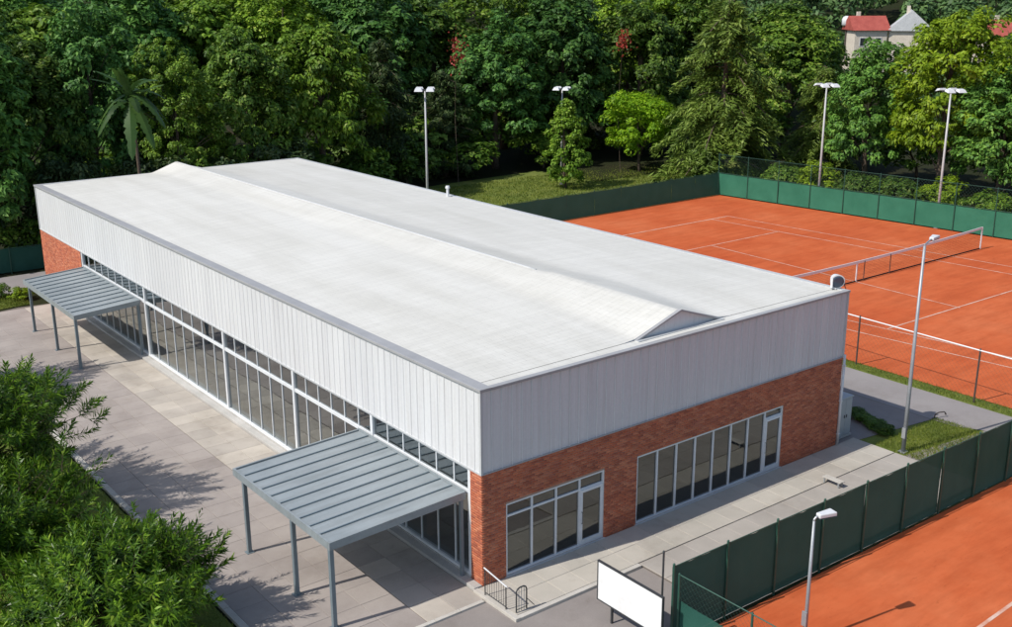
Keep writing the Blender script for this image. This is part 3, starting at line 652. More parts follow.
# ------------------------------------------------------------------ lamp masts
def mast(label, x, y, h, facing, n=2):
    t = thing('light_mast', label, 'light pole', (x, y, 0), 'floodlight masts round the court')
    MB().tube([(x, y, -.05), (x, y, h*.5), (x, y, h)], [.13, .10, .07], 10).build('pole', 'trim_light', t, smooth=True)
    MB().tube([(x, y, 0), (x, y, .06)], .24, 10).build('base_flange', 'steel_grey', t)
    c, s = math.cos(facing), math.sin(facing); R_ = lambda u, v, z: (x+c*u-s*v, y+s*u+c*v, h+z)
    MB().bar(R_(-.8, 0, .05), R_(.8, 0, .05), .12).bar(R_(0, -.45, .05), R_(0, .45, .05), .08).build('cross_arm', 'steel_dark', t)
    for u in ((-.5, .5) if n == 2 else (-.8, 0, .8)):
        for v in (-.42, .42):
            sg = 1 if v > 0 else -1; w = .36
            V = [R_(u-w, v, .12), R_(u+w, v, .12), R_(u+w, v+sg*.62, .0), R_(u-w, v+sg*.62, .0), R_(u-w*.7, v+sg*.05, .3), R_(u+w*.7, v+sg*.05, .3), R_(u+w*.7, v+sg*.5, .22), R_(u-w*.7, v+sg*.5, .22)]
            hd = MB().add(V, [(3, 2, 1, 0), (4, 5, 6, 7), (0, 1, 5, 4), (1, 2, 6, 5), (2, 3, 7, 6), (3, 0, 4, 7)]).build('lamp_head', 'steel_white', t)
            V = [R_(u-w*.9, v+sg*.06, .1), R_(u+w*.9, v+sg*.06, .1), R_(u+w*.9, v+sg*.58, .0), R_(u-w*.9, v+sg*.58, .0)]
            MB().add([(a, b_, z_-.03) for a, b_, z_ in V], [(0, 1, 2, 3)]).build('lens', 'lens', hd)
mast('white floodlight mast rising behind the right edge of the roof', 33.5, 53.3, 11.85, -.66)
mast('floodlight mast half hidden behind the slim tree on the lawn', 56.7, 62.0, 10.1, -.9)
mast('white floodlight mast behind the middle of the far green fence', 66.6, 35.9, 11.5, -.5)
mast('white floodlight mast at the right part of the far green fence, before the yellow-green tree', 67.4, 23.9, 11.75, -.5)
def street_lamp(label, x, y, h, dx, dy, r=.085, arm=.9, hl=.7):
    t = thing('street_lamp', label, 'lamp post', (x, y, 0), 'slim lamp posts by the paths')
    MB().tube([(x, y, -.05), (x, y, h*.35), (x, y, h-.05)], [r*1.2, r, r*.7], 12).build('pole', 'steel_grey', t, smooth=True)
    MB().box(x-.17, y-.17, 0, x+.17, y+.17, .05).build('base_plate', 'steel_grey', t)
    MB().box(x-.12, y-.09, .7, x-.07, y+.09, 1.2).build('hatch', 'steel_grey', t)
    a = Vector((x, y, h)); d = Vector((dx, dy, 0)).normalized()
    MB().tube([a-Vector((0, 0, .12)), a, a+d*arm*.5+Vector((0, 0, .06)), a+d*arm+Vector((0, 0, .08))], .035, 8).build('arm', 'steel_grey', t)
    c = a+d*(arm+.02); n = Vector((-d.y, d.x, 0)); w = .17
    V = [c-n*w*.6, c+n*w*.6, c+d*hl+n*w, c+d*hl-n*w]
    hd = MB().add([v+Vector((0, 0, .02)) for v in V]+[v+Vector((0, 0, .16)) for v in V], [(3, 2, 1, 0), (4, 5, 6, 7), (0, 1, 5, 4), (1, 2, 6, 5), (2, 3, 7, 6), (3, 0, 4, 7)]).build('lamp_head', 'steel_white', t, bevel=.03)
    MB().add([v+Vector((0, 0, .012)) for v in V], [(3, 2, 1, 0)]).build('lens', 'lens', hd)
street_lamp('tall slim grey lamp post standing in the grass right of the hall', 22.0, -2.31, 9.6, .9, .25)
street_lamp('short grey lamp post rising in front of the near green screen fence', 6.06, -9.1, 4.4, .9, -.2, r=.06, arm=.12, hl=.62)

# ------------------------------------------------------------------ vegetation
def unit(a): return a/np.maximum(np.linalg.norm(a, axis=-1, keepdims=True), 1e-9)
def leaves(C, Nn, Tn, ln, wd, fold=.15):
    Tn = unit(Tn-Nn*(Tn*Nn).sum(-1, keepdims=True)); B = np.cross(Nn, Tn)
    ln = np.reshape(ln, (-1, 1)); wd = np.reshape(wd, (-1, 1))
    V = np.stack([C-Tn*ln/2, C+B*wd/2+Nn*wd*fold-Tn*ln*.08, C+Tn*ln/2, C-B*wd/2+Nn*wd*fold-Tn*ln*.08], 1).reshape(-1, 3)
    return V, np.arange(len(V)).reshape(-1, 4)
def crown_mesh(name, mat, rx, rz, zc, nclump, per, clump_r, leaf_l, seed, shape='ball', droop=.3, flat=.75):
    """leafy clumps scattered through the crown, denser towards its uneven outer shell"""
    g = np.random.default_rng(seed)
    D = unit(g.normal(size=(nclump, 3))); D[:, 2] = np.where(D[:, 2] < -.55, -D[:, 2], D[:, 2])
    lob = unit(g.normal(size=(9, 3))); amp = g.uniform(.12, .34, 9)
    bump_ = 1+sum(a*np.clip((D@l)-.55, 0, 1)*2 for a, l in zip(amp, lob))-.12
    rr = np.where(g.random(nclump) < .72, g.uniform(.78, 1.02, nclump), g.uniform(.35, .8, nclump))*bump_
    C = D*rr[:, None]*np.array([rx, rx, rz])
    if shape == 'cone':
        h = g.random(nclump)**1.25; a = g.uniform(0, 2*math.pi, nclump); rad = rx*(1-h)**.8*g.uniform(.55, 1.08, nclump)+.15
        C = np.stack([rad*np.cos(a), rad*np.sin(a), (h*2-1)*rz], 1)
    if shape == 'column':
        h = g.random(nclump); a = g.uniform(0, 2*math.pi, nclump); prof = np.sin(np.clip(h*.94+.06, 0, 1)**.65*math.pi)**.7
        rad = rx*prof*g.uniform(.55, 1.05, nclump); C = np.stack([rad*np.cos(a), rad*np.sin(a), (h*2-1)*rz], 1)
    cr = clump_r*g.uniform(.6, 1.35, nclump)
    idx = np.repeat(np.arange(nclump), per); n = len(idx)
    d = unit(g.normal(size=(n, 3))); d[:, 2] = np.abs(d[:, 2])*np.where(g.random(n) < .75, 1, -1)
    q = g.uniform(.45, 1.0, n)**.6
    P = C[idx]+d*(q*cr[idx])[:, None]*np.array([1, 1, flat])
    outw = unit(C*np.array([1, 1, .8])+1e-6)
    Nn = unit(d*.55+outw[idx]*.35+np.array([0, 0, .55])+g.normal(size=(n, 3))*.38)
    Tn = unit(g.normal(size=(n, 3))*.6+outw[idx]*.6+d*.5+np.array([0, 0, -droop]))
    V, F = leaves(P+np.array([0, 0, zc]), Nn, Tn, leaf_l*g.uniform(.6, 1.3, n), leaf_l*.5*g.uniform(.7, 1.2, n))
    return mesh_np(name, V, F, mat), C+np.array([0, 0, zc])
def trunk_mesh(h, r, C, nl, seed, lean=.3):
    g = random.Random(seed); b = MB()
    pts = [Vector((0, 0, -.2))]; x = y = 0
    for k in range(1, 7): x += g.uniform(-lean, lean)*.5; y += g.uniform(-lean, lean)*.5; pts.append(Vector((x, y, h*k/6)))
    b.tube(pts, [r*1.35, r, r*.9, r*.78, r*.62, r*.45, r*.2], 8)
    for c in g.sample(list(range(len(C))), min(nl, len(C))):
        e = Vector(C[c]); k = max(1, min(5, int(e.z/h*5-1.0+g.random()))); s = pts[k]
        m = s.lerp(e, .5)+Vector((0, 0, (e-s).length*.08)); rr = r*.32*(1-.1*k)
        b.tube([s, s.lerp(m, .6), m, e], [rr, rr*.75, rr*.55, rr*.15], 5, cap=False)
    return b.mesh('trunk', 'bark', smooth=True)
def cedar_mesh(name, mat, rx, h, seed, z0=1.2, per=26, step=.62, dr=.5):
    """tiers of long boughs with hanging feathery sprays"""
    g = np.random.default_rng(seed); Ps, Ns, Ts = [], [], []; limbs = []
    z = z0
    while z < h-.3:
        f = (z-z0)/(h-z0); R0 = rx*(1-f)**.5*(.8+.2*min(1, f*5))
        for k in range(7):
            a = g.uniform(0, 2*math.pi); R1 = R0*g.uniform(.5, 1.2); dirv = np.array([math.cos(a), math.sin(a), 0]); sd = np.array([-math.sin(a), math.cos(a), 0])
            up = g.uniform(.05, .35)*(1-f*.2); zz = z+g.uniform(-.3, .3)
            ends = []
            m = max(4, int(R1/.33))
            for i in range(m):
                s = (i+.8)/m; c = dirv*R1*s+np.array([0, 0, zz+up*R1*s-dr*R1*s*s*.75]); ends.append(c)
                if s < .28: continue
                w = R1*.26*math.sin(math.pi*min(1, s*.9+.12))+.12
                q = g.uniform(-1, 1, (per, 1))
                Ps.append(c+sd*q*w+dirv*g.normal(size=(per, 1))*.16+np.array([0, 0, 1])*(g.uniform(-.5, .08, (per, 1))-np.abs(q)*w*.35))
                Ns.append(unit(np.array([0, 0, .8])+dirv*.25+g.normal(size=(per, 3))*.42)); Ts.append(unit(sd*np.sign(q)*.55+dirv*.6+np.array([0, 0, -.55])+g.normal(size=(per, 3))*.3))
            limbs.append(ends)
        z += step*g.uniform(.8, 1.25)
    P, Nn, Tn = map(np.concatenate, (Ps, Ns, Ts)); n = len(P)
    V, F = leaves(P, Nn, Tn, g.uniform(.3, .75, n), g.uniform(.07, .16, n), .1)
    tb = MB().tube([(0, 0, -.2), (.05, 0, h*.4), (0, .05, h*.75), (0, 0, h*.97)], [rx*.055, rx*.042, rx*.025, .03], 8)
    for e in limbs[::2]: tb.tube([(0, 0, e[0][2]), *e[1:-1:2]], [.06]+[.04]*len(e[1:-1:2]), 4, cap=False)
    return mesh_np(name, V, F, mat), tb.mesh('trunk', 'bark', smooth=True)
PROTO = {}
def ball_proto(key, mat, seed, ncl=190, per=75, cr=.85, ll=.42, shape='ball', nl=16, droop=.3):
    # unit tree: 14 m tall, crown radius 5
    cm_, C = crown_mesh('crown', mat, 4.6, 6.4, 7.9, ncl, per, cr, ll, seed, shape, droop)
    PROTO[key] = (cm_, trunk_mesh(11.5, .32, C, nl, seed), 14.6, 5.3)
ball_proto('A', 'leaf_dark', 1, 260, 90, .75, .44)
ball_proto('B', 'leaf_blue', 2, 250, 80, .78, .52)
ball_proto('C', 'leaf_mid', 3, 300, 95, .62, .36)
ball_proto('L', 'leaf_mid', 4, 240, 90, .75, .50, droop=.9)
ball_proto('M', 'leaf_blue', 5, 250, 80, .78, .52)
ball_proto('Y', 'leaf_yellow', 6, 230, 90, .78, .42, droop=.6)
cmK, tmK = cedar_mesh('crown', 'leaf_black', 5.0, 14.5, 21, .8); PROTO['K'] = (cmK, tmK, 14.6, 5.0)
cmD, tmD = cedar_mesh('crown', 'leaf_olive', 5.4, 14.5, 22, 1.0, 34, .78, .95); PROTO['D'] = (cmD, tmD, 14.6, 5.4)
def plant(name, key, x, y, z, h, r, label, cat='tree', group=None):
    cm_, tm_, h0, r0 = PROTO[key]
    t = thing(name, label, cat, (x, y, z), group); t.rotation_euler = (0, 0, RNG.uniform(0, 6.28)); sx = r/r0; sz = h/h0; t.scale = (sx, sx, sz)
    for nm, me in (('trunk', tm_), ('crown', cm_)):
        o = bpy.data.objects.new(nm, me); COL.objects.link(o); o.parent = t
    return t
FRONT = [
 ('B', -2.0, 62.7, 17.9, 5.5, 'dark green broadleaf tree at the left edge, behind the far sheeted fence'),
 ('A', 3.4, 66.6, 17.0, 4.9, 'deep green broadleaf tree just behind the far left roof corner'),
 ('B', 9.0, 67.1, 18.0, 5.0, 'dark tree right behind the banana plant'),
 ('C', 15.0, 63.2, 14.6, 4.2, 'lower leafy tree immediately right of the banana plant'),
 ('A', 22.8, 66.1, 17.4, 5.2, 'dark full-crowned tree behind the farthest roof corner, left of the drooping bright one'),
 ('L', 31.5, 69.0, 18.1, 5.8, 'tall mid green tree with drooping leaf sprays behind the farthest roof corner'),
 ('K', 40.8, 72.5, 16.0, 5.2, 'nearly black conifer behind the mast at the roof edge'),
 ('K', 50.2, 74.5, 12.1, 4.9, 'lower black conifer right of the mast by the roof edge'),
 ('M', 58.0, 75.5, 16.3, 6.2, 'fresh green domed tree above the slim tree on the lawn'),
 ('B', 68.0, 74.8, 18.3, 6.5, 'tall dark tree behind the gap between slim tree and lime tree'),
 ('A', 77.1, 71.0, 19.1, 6.9, 'tall dark tree directly behind the lime green tree'),
 ('D', 71.9, 52.8, 20.0, 8.4, 'huge feathery olive conifer at the far corner of the clay court'),
 ('D', 82.2, 47.6, 12.6, 5.2, 'lower olive conifer right of the huge feathery one'),
 ('B', 80.0, 40.3, 14.0, 4.4, 'dark tree below the red-roofed house'),
 ('Y', 78.8, 31.0, 17.5, 6.0, 'yellow-green tree behind the right floodlight mast'),
 ('B', 77.9, 24.2, 12.3, 4.8, 'dark leafy tree at the right edge beside the yellow-green tree'),
 ('A', 80.5, 19.0, 15.4, 5.5, 'dark tree cut by the right edge of the picture'),
]
for k, x, y, h, r, lab in FRONT:
    plant({'D': 'conifer_tree', 'K': 'conifer_tree'}.get(k, 'broadleaf_tree'), k, x, y, -.05, h, r, lab, 'tree', 'trees of the wood behind the hall')
BACK = [('A', 4.9, 87.8, 20.1, 7.0), ('L', 12.1, 89.1, 19.3, 7.2), ('B', 18.3, 84.0, 19.5, 7.0), ('L', 27.1, 85.0, 19.8, 7.3), ('C', 35.4, 83.3, 20.2, 7.4), ('B', 45.7, 84.5, 19.9, 7.7),
 ('A', 57.2, 86.7, 19.2, 8.2), ('C', 68.4, 87.3, 19.6, 8.0), ('D', 76.2, 84.8, 20.0, 8.1), ('C', 85.2, 82.0, 19.7, 8.3), ('A', 91.8, 59.8, 17.3, 7.8), ('B', 99.1, 33.6, 13.7, 6.7),
 ('A', 90.6, 73.6, 20.0, 8.2), ('B', 13.8, 110.4, 20.3, 8.4), ('A', 30.2, 105.3, 20.5, 8.4), ('C', 41.1, 105.0, 20.4, 8.7), ('B', 52.6, 103.7, 20.4, 8.9), ('A', 108.6, 75.7, 18.3, 9.1)]
BACK_LABEL = ['rear tall dark tree at the top left corner', 'rear mid green tree above the far left roof corner', 'rear tall tree above the banana plant', 'rear dark tree above the low roof peak, right of the banana plant',
 'rear mid green tree left of the drooping tree behind the roof corner', 'rear tall tree above the black conifer by the roof mast', 'rear dark tree at the top centre left of the domed green tree', 'rear mid green tree above the domed green tree',
 'rear tall tree above the slim tree on the lawn', 'rear mid green tree above the lime tree', 'rear dark tree right of the huge feathery conifer', 'rear dark tree at the right edge below the red roof',
 'rear tall dark tree between lime tree and huge feathery conifer', 'rearmost tall tree at the top left behind the far left roof corner', 'rearmost dark tree above the roof peak', 'rearmost mid green tree above the farthest roof corner',
 'rearmost tree above the mast at the roof edge', 'rearmost dark tree left of the cream house']
for (k, x, y, h, r), lab in zip(BACK, BACK_LABEL):
    plant('broadleaf_tree', k, x, y, -.05, h+.6, r, lab, 'tree', 'trees in the rear ranks of the wood')
# lime tree and slim tree on the lawn
cm_, C = crown_mesh('crown', 'leaf_bright', 3.7, 3.7, 4.9, 170, 95, .7, .36, 31, droop=.5); PROTO['G'] = (cm_, trunk_mesh(6.5, .16, C, 14, 31), 8.6, 4.0)
plant('broadleaf_tree', 'G', 69.3, 62.7, -.02, 8.7, 4.2, 'bright lime green round tree on the lawn', 'tree')
cm_, C = crown_mesh('crown', 'leaf_mid', 2.3, 4.2, 5.0, 130, 70, .5, .34, 32, 'column', droop=.6); PROTO['S'] = (cm_, trunk_mesh(8.6, .13, C, 14, 32), 9.2, 2.4)
plant('broadleaf_tree', 'S', 55.6, 60.0, -.02, 9.0, 2.5, 'slim upright tree with bare lower trunk standing on the lawn', 'tree')
# shrubs behind the right fence
cm_, C = crown_mesh('crown', 'leaf_yellow', 1.5, 1.3, 1.5, 50, 60, .45, .28, 33); PROTO['SY'] = (cm_, trunk_mesh(2.2, .06, C, 8, 33), 2.8, 1.7)
cm_, C = crown_mesh('crown', 'leaf_dark', 1.5, 1.3, 1.5, 50, 60, .45, .28, 34); PROTO['SD'] = (cm_, trunk_mesh(2.2, .06, C, 8, 34), 2.8, 1.7)
for i in range(9):
    f = i/8; x = 69.3+3.2*f+RNG.uniform(.4, 1.6); y = 43-34*f; d = i % 3 != 1
    plant('shrub', 'SD' if d else 'SY', x, y, -.03, RNG.uniform(2.6, 3.8), RNG.uniform(2.0, 2.8),
          ('dark' if d else 'yellow-green')+' shrub showing through the mesh above the far right fence', 'shrub', 'shrubs behind the far right fence')
for i, (x, y, h, r) in enumerate([(28, 63, 4, 3), (35, 67, 4.5, 3.2), (42.5, 70.5, 4.5, 3.4), (52, 72.5, 4.0, 3.4), (62.5, 72, 4.4, 3.6), (76, 71, 4.2, 3.6), (20, 72, 6, 4.5), (30, 73, 6, 4.5), (39, 76, 6, 4.5), (48, 78, 6.5, 5), (58, 79, 6.5, 5), (68, 78, 6.5, 5), (82, 73, 6.5, 5), (88, 62, 6.5, 5), (90, 50, 6, 5), (88, 39, 6, 5), (87, 29, 6, 5), (12, 74, 6, 5)]):
    plant('shrub', 'SD', x, y, -.03, h, r, (['dark bush at the wood edge behind the farthest roof corner', 'dark bush at the wood edge left of the roof-edge mast', 'dark bush at the wood edge just right of the roof-edge mast', 'dark bush at the wood edge left of the slim lawn tree', 'dark bush at the wood edge between slim tree and lime tree', 'dark bush at the wood edge right behind the lime tree'][i] if i < 6 else 'dark undergrowth bush deep between the trunks of the wood'), 'shrub', 'bushes at the foot of the wood')
for i, (x, y, h, r) in enumerate([(-4.4, 59.6, 3.4, 2.2), (-1.2, 60.6, 4.2, 2.4), (2.2, 60.2, 3.6, 2.2)]):
    plant('shrub', 'SD' if i else 'SY', x, y, -.03, h, r, ['yellowish bush at the left edge above the sheeted fence', 'dark bush above the far sheeted fence, between two others', 'dark bush above the far sheeted fence beside the hall'][i], 'shrub')
PROTO['SK'] = (crown_mesh('crown', 'leaf_black', 1.5, 1.4, 1.5, 60, 60, .42, .2, 36)[0], PROTO['SD'][1], 2.9, 1.75)  # near-black bushes, added to stand in for shade under the tall trees
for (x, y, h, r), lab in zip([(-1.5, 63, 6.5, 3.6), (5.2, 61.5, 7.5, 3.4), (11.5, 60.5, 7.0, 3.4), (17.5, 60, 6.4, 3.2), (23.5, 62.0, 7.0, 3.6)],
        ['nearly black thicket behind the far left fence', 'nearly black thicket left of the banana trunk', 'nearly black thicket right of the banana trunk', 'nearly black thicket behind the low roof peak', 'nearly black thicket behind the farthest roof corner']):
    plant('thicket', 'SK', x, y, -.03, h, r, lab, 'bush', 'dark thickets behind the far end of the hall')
plant('shrub', 'SD', -3.3, 51.2, -.02, 1.0, .7, 'small round dark shrub on the grass left of the far canopy', 'shrub')
plant('shrub', 'SY', -2.3, 49.9, -.02, .8, .8, 'small light green shrub on the grass beside the far canopy post', 'shrub')
# a low hedge by the cabinet
cm_, C = crown_mesh('foliage', 'leaf_dark', .5, .35, .35, 60, 50, .22, .12, 35); t = thing('hedge', 'low dark hedge in the shade right of the grey cabinet', 'hedge', (23.6, .4, 0))
for k in range(4):
    o = bpy.data.objects.new('foliage', cm_); COL.objects.link(o); o.parent = t; o.location = (.4-.26*k, 1.15-.68*k, 0); o.rotation_euler = (0, 0, k*1.7); o.scale = (.85, .85, .5)

# banana plant
def big_leaf(base, az, ln, w, rise, droop, mat, parent):
    V, F = [], []; n = 24; d = Vector((math.cos(az), math.sin(az), 0)); sd = Vector((-d.y, d.x, 0))
    for i in range(n+1):
        s = i/n; c = base+d*(ln*(s*math.cos(rise*(1-s*.3))))+Vector((0, 0, ln*(s*math.sin(rise)-droop*s*s)))
        ww = w*math.sin(math.pi*min(1, s*.92+.06))**.6*(1, .8, .95, .6)[i % 4]*RNG.uniform(.85, 1)*(0 if i == n else 1)+.02
        V += [c-sd*ww+Vector((0, 0, -ww*.35)), c, c+sd*ww+Vector((0, 0, -ww*.35))]
    for i in range(n):
        q = i*3; F += [(q, q+1, q+4, q+3), (q+1, q+2, q+5, q+4)]
    MB().add([tuple(v) for v in V], F).build('leaf', mat, parent)
bx, by = 8.6, 55.6
t = thing('banana_plant', 'banana plant with large drooping leaves behind the far roof edge', 'banana plant', (bx, by, 0))
MB().tube([(bx, by, -.1), (bx+.1, by, 5), (bx, by-.1, 9.6), (bx-.1, by, 13.2)], [.15, .13, .11, .08], 10).build('trunk', 'bark', t, smooth=True)
top = Vector((bx-.1, by, 13.0)); LM = ['leaf_banana']*6
for i, (az, ln, w, rise, dr) in enumerate([(3.9, 3.1, .42, 1.15, .25), (5.6, 3.3, .40, .85, .35), (2.6, 3.0, .42, 1.0, .3), (4.6, 2.8, .45, .7, .9), (5.3, 3.0, .5, .3, 1.1), (3.3, 2.9, .5, .25, 1.1), (4.3, 3.0, .55, -.3, 1.1), (6.1, 2.9, .45, .5, .7), (1.0, 3.0, .45, .7, .5), (.2, 3, .45, .8, .5), (2.0, 2.9, .45, .6, .7), (4.9, 3.0, .5, -.5, .75), (3.6, 2.6, .4, .55, .8), (4.1, 3.2, .38, 1.3, .15), (5.9, 2.6, .42, .1, 1.0), (5.0, 3.0, .4, 1.0, .45), (2.9, 2.6, .42, .0, 1.0), (3.0, 3.2, .36, .75, .3)]):
    big_leaf(top+Vector((0, 0, RNG.uniform(-.9, .1))), az, ln, w, rise, dr, LM[i % 6], t)

# foreground trees with whorls of lance leaves
def lance_tree(x, y, h, r, label, seed, nshoot=420, per=44, ll=.44):
    g = np.random.default_rng(seed); t = thing('lance_leaved_tree', label, 'tree', (x, y, 0), 'lance-leaved trees on the grass verge')
    zc = h*.47; rz = h*.42
    D = unit(g.normal(size=(nshoot, 3))); D[:, 2] = np.where(D[:, 2] < -.55, -D[:, 2], D[:, 2])
    lob = unit(g.normal(size=(14, 3))); bump_ = .60+sum(.46*np.clip(D@l-.72, 0, 1)*3 for l in lob)
    fr = np.where(g.random(nshoot) < .72, g.uniform(.66, .9, nshoot), g.uniform(.3, .66, nshoot))
    S = D*(bump_*fr)[:, None]*np.array([r, r, rz])+np.array([0, 0, zc])
    ax = unit(D*np.array([1, 1, .55])+np.array([0, 0, .42])+g.normal(size=(nshoot, 3))*.25); sl_ = g.uniform(.55, 1.1, nshoot)*np.where(g.random(nshoot) < .15, 1.5, 1)
    idx = np.repeat(np.arange(nshoot), per); n = len(idx); u = np.tile(np.linspace(0, 1, per), nshoot)
    ang = np.tile(np.arange(per)*2.4, nshoot)+np.repeat(g.uniform(0, 6.28, nshoot), per)
    A = ax[idx]; X = unit(np.cross(A, np.array([.31, .22, .93]))); Yv = np.cross(A, X)
    rad = X*np.cos(ang)[:, None]+Yv*np.sin(ang)[:, None]
    spread = (1.35-.8*u**1.5)[:, None]
    T_ = unit(rad*np.sin(spread)+A*np.cos(spread)+np.array([0, 0, -.10])+g.normal(size=(n, 3))*.1)
    l_ = ll*g.uniform(.7, 1.15, n)*(1-.4*u**2)
    C0 = S[idx]+A*(u*sl_[idx])[:, None]+np.array([0, 0, .12])*(u**2*sl_[idx])[:, None]+T_*(l_*.5)[:, None]
    Nn = unit(np.cross(T_, np.cross(A, T_))+g.normal(size=(n, 3))*.15)
    V, F = leaves(C0, Nn, T_, l_, .068*g.uniform(.75, 1.3, n), .22)
    cr = bpy.data.objects.new('crown', mesh_np('crown', V, F, 'leaf_lance')); COL.objects.link(cr); cr.parent = t
    b = MB(); pts = [Vector((0, 0, -.1)), Vector((.1, .05, h*.2)), Vector((0, .15, h*.45)), Vector((.05, 0, h*.7))]
    b.tube(pts, [.2, .16, .12, .05], 8)
    for i in range(0, nshoot):
        e = Vector(S[i]); tip = e+Vector(ax[i])*float(sl_[i])*.9; s = Vector((0, .08, max(.5, min(h*.68, e.z*.75-.2)))); m = s.lerp(e, .6)-Vector((0, 0, .1))
        if i % 3 == 0: b.tube([s, m, e, tip], [.03, .02, .014, .006], 4, cap=False)
        else: b.tube([e, tip], [.012, .005], 4, cap=False)
    tr = bpy.data.objects.new('trunk', b.mesh('trunk', 'bark', smooth=True)); COL.objects.link(tr); tr.parent = t
    return t
lance_tree(-12.3, 16.6, 6.7, 4.3, 'dark lance-leaved tree at the left edge beyond the nearer one', 41, 560)
lance_tree(-11.2, 4.9, 3.7, 3.9, 'bright lance-leaved tree filling the bottom left corner', 42, 560)
lance_tree(-13.3, 10.8, 3.9, 3.3, 'lance-leaved bush at the left edge between the dark and the bright tree', 44, 330)
lance_tree(-10.8, 32.2, 6.2, 3.4, 'lance-leaved tree past the left edge, its shadow reaching the far canopy posts', 43)

# far wood on the slope: one mass of crowns
g = np.random.default_rng(77); Vs, Fs, n0 = [], [], 0
for i in range(1150):
    s = g.uniform(165, 420); lat = g.uniform(-.6, .62)*s
    x = CAM[0]+math.sin(-YAW)*s+math.cos(YAW)*lat; y = CAM[1]+math.cos(YAW)*s+math.sin(YAW)*lat
    if any(math.hypot(x-hx, y-hy) < 8.5 for hx, hy in ((152.8, 91.5), (158.6, 86.5), (166.8, 72.4))): continue
    hh = g.uniform(8, 12) if s > 212 else g.uniform(4, 6.5); r = g.uniform(3.5, 5.5)
    nl = 240; d = unit(g.normal(size=(nl, 3))); d[:, 2] = np.abs(d[:, 2])*np.where(g.random(nl) < .8, 1, -.6)
    lobs = unit(g.normal(size=(6, 3))); k = .8+sum(.35*np.clip(d@l-.5, 0, 1) for l in lobs)
    P = d*k[:, None]*np.array([r, r, hh*.5])*g.uniform(.75, 1, (nl, 1))+np.array([x, y, hill_h(x, y)+hh*.5])
    V, F = leaves(P, unit(d+np.array([0, 0, .4])+g.normal(size=(nl, 3))*.4), g.normal(size=(nl, 3)), g.uniform(.7, 1.5, nl), g.uniform(.5, .9, nl))
    Vs.append(V); Fs.append(F+n0); n0 += len(V)
fw = bpy.data.objects.new('far_wood', mesh_np('far_wood', np.concatenate(Vs), np.concatenate(Fs), 'leaf_far')); COL.objects.link(fw)
tag(fw, 'far wooded slope closing the top of the picture', 'wood', kind='stuff')

# red flowering sprays of a vine among the trees
for i, (x, y, z) in enumerate([(47.8, 68.7, 14.1), (66.9, 63.5, 14.7)]):
    gg = np.random.default_rng(90+i); n = 160
    P = gg.normal(size=(n, 3))*np.array([.5, .4, .9 if i == 0 else .6]); V, F = leaves(P, unit(gg.normal(size=(n, 3))), gg.normal(size=(n, 3)), gg.uniform(.2, .4, n), gg.uniform(.15, .25, n))
    t = thing('flowering_vine', ['red flowering spray hanging in the dark trees above the mast', 'red flowering spray hanging in the dark trees above the lime tree'][i], 'vine', (x, y, 0), 'red flowering sprays in the wood')
    o = bpy.data.objects.new('blossom', mesh_np('blossom', V, F, 'leaf_red')); COL.objects.link(o); o.parent = t; o.location = (0, 0, z)
    MB().tube([(x, y, -.1), (x+.6, y+1.3, z*.5), (x, y+.1, z)], [.03, .025, .015], 5).build('stem', 'bark', t)

# grass blades on the sunny patches near the side path and under the foreground trees
def grass(name, label, boxes, n, seed, hmin=.06, hmax=.2, w=.02):
    g = np.random.default_rng(seed); Pn = []
    for (x0, x1, y0, y1, k) in boxes: Pn.append(np.stack([g.uniform(x0, x1, int(n*k)), g.uniform(y0, y1, int(n*k)), np.zeros(int(n*k))], 1))
    P = np.concatenate(Pn); m = len(P); T_ = unit(np.array([0, 0, 1.0])+g.normal(size=(m, 3))*.4); h = g.uniform(hmin, hmax, m)
    V, F = leaves(P+T_*(h*.45)[:, None], unit(g.normal(size=(m, 3))*np.array([1, 1, .2])), T_, h, w*g.uniform(.7, 1.4, m), .1)
    o = bpy.data.objects.new(name, mesh_np(name, V, F, 'grass_blade')); COL.objects.link(o); tag(o, label, 'grass', kind='stuff')
grass('grass', 'sunny tufts of grass around the tall lamp post', [(21.7, 26.9, -6.3, -1.0, .62), (29.95, 30.95, -6.6, 14, .3)], 22000, 61)
grass('grass', 'grass verge under the foreground trees left of the kerb', [(-14, -7.85, 0, 32, 1)], 26000, 62, .05, .16)
grass('grass', 'sunlit grass of the lawn below the wood', [(40, 80, 47.8, 68, 1)], 30000, 63, .1, .3, .06)
grass('grass', 'grass patch beside the road at the far left', [(-8, -2.05, 48.2, 51.9, 1)], 5000, 64, .08, .25, .04)

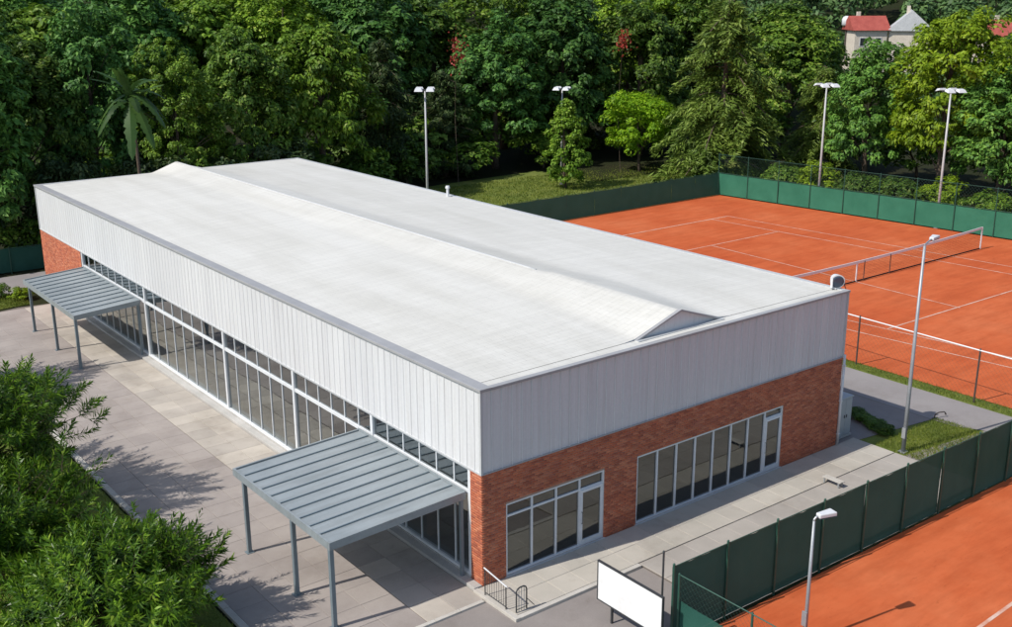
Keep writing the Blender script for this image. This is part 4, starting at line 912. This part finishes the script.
# ------------------------------------------------------------------ houses on the slope
def house(label, x, y, z0, w, d, wall_h, roof_h, ang, roofmat, wins):
    t = thing('house', label, 'house', (x, y, z0)); t.rotation_euler = (0, 0, ang)
    def prt(b, name, mat, par): o = bpy.data.objects.new(name, b.mesh(name, mat)); COL.objects.link(o); o.parent = par; return o
    wl = prt(MB().box(-w/2, -d/2, -4, w/2, d/2, wall_h), 'wall', 'render_cream', t)
    e = .5
    V = [(-w/2-e, -d/2-e, wall_h-.1), (w/2+e, -d/2-e, wall_h-.1), (w/2+e, d/2+e, wall_h-.1), (-w/2-e, d/2+e, wall_h-.1), (-w/2-e, 0, wall_h+roof_h), (w/2+e, 0, wall_h+roof_h)]
    rf_ = prt(MB().add(V, [(0, 1, 5, 4), (2, 3, 4, 5), (1, 2, 5), (3, 0, 4), (3, 2, 1, 0)]), 'roof', roofmat, t)
    prt(MB().box(-w*.3, .3, wall_h+roof_h*.5, -w*.3+.6, .9, wall_h+roof_h+.7), 'chimney', 'render_cream', rf_)
    for (u, v, ww, hh) in wins:
        wn = prt(MB().box(u-ww/2-.1, -d/2-.06, v-.1, u+ww/2+.1, -d/2+.02, v+hh+.1), 'window', 'steel_white', t)
        prt(MB().box(u-ww/2, -d/2-.08, v, u+ww/2, -d/2-.062, v+hh), 'pane', 'pane_dark', wn)
house('cream house with red tiled roof among the trees on the slope', 152.8, 91.5, 9.5, 5.6, 6, 3.9, 2.3, -.66, 'roof_red', [(-1.4, 1.2, .9, 1.3), (1.3, 1.2, .9, 1.3)])
house('house with pale grey gabled roof behind the yellow-green tree', 158.6, 86.5, 9.8, 7.5, 7, 3.5, 3.4, .6, 'roof_grey', [(-1.5, 1.2, 1.0, 1.3)])
house('house with red roof at the right edge of the picture', 166.8, 72.4, 8.5, 9, 8, 3.4, 3.2, -.66, 'roof_red', [(-2.5, 1.0, 1.1, 1.3), (2.0, 1.0, 1.1, 1.3)])

t = thing('water_tank', 'white round water tank left of the red-roofed cream house', 'tank', (151.7, 94.9, 8))
MB().tube([(151.7, 94.9, 8), (151.7, 94.9, 13.9)], .14, 8).build('stand', 'rust_pipe', t)
MB().tube([(151.7, 94.9, 13.9), (151.7, 94.9, 14.1), (151.7, 94.9, 15.1), (151.7, 94.9, 15.5), (151.7, 94.9, 15.65)], [.5, .85, .85, .6, .2], 14).build('vessel', 'steel_white', t, smooth=True)
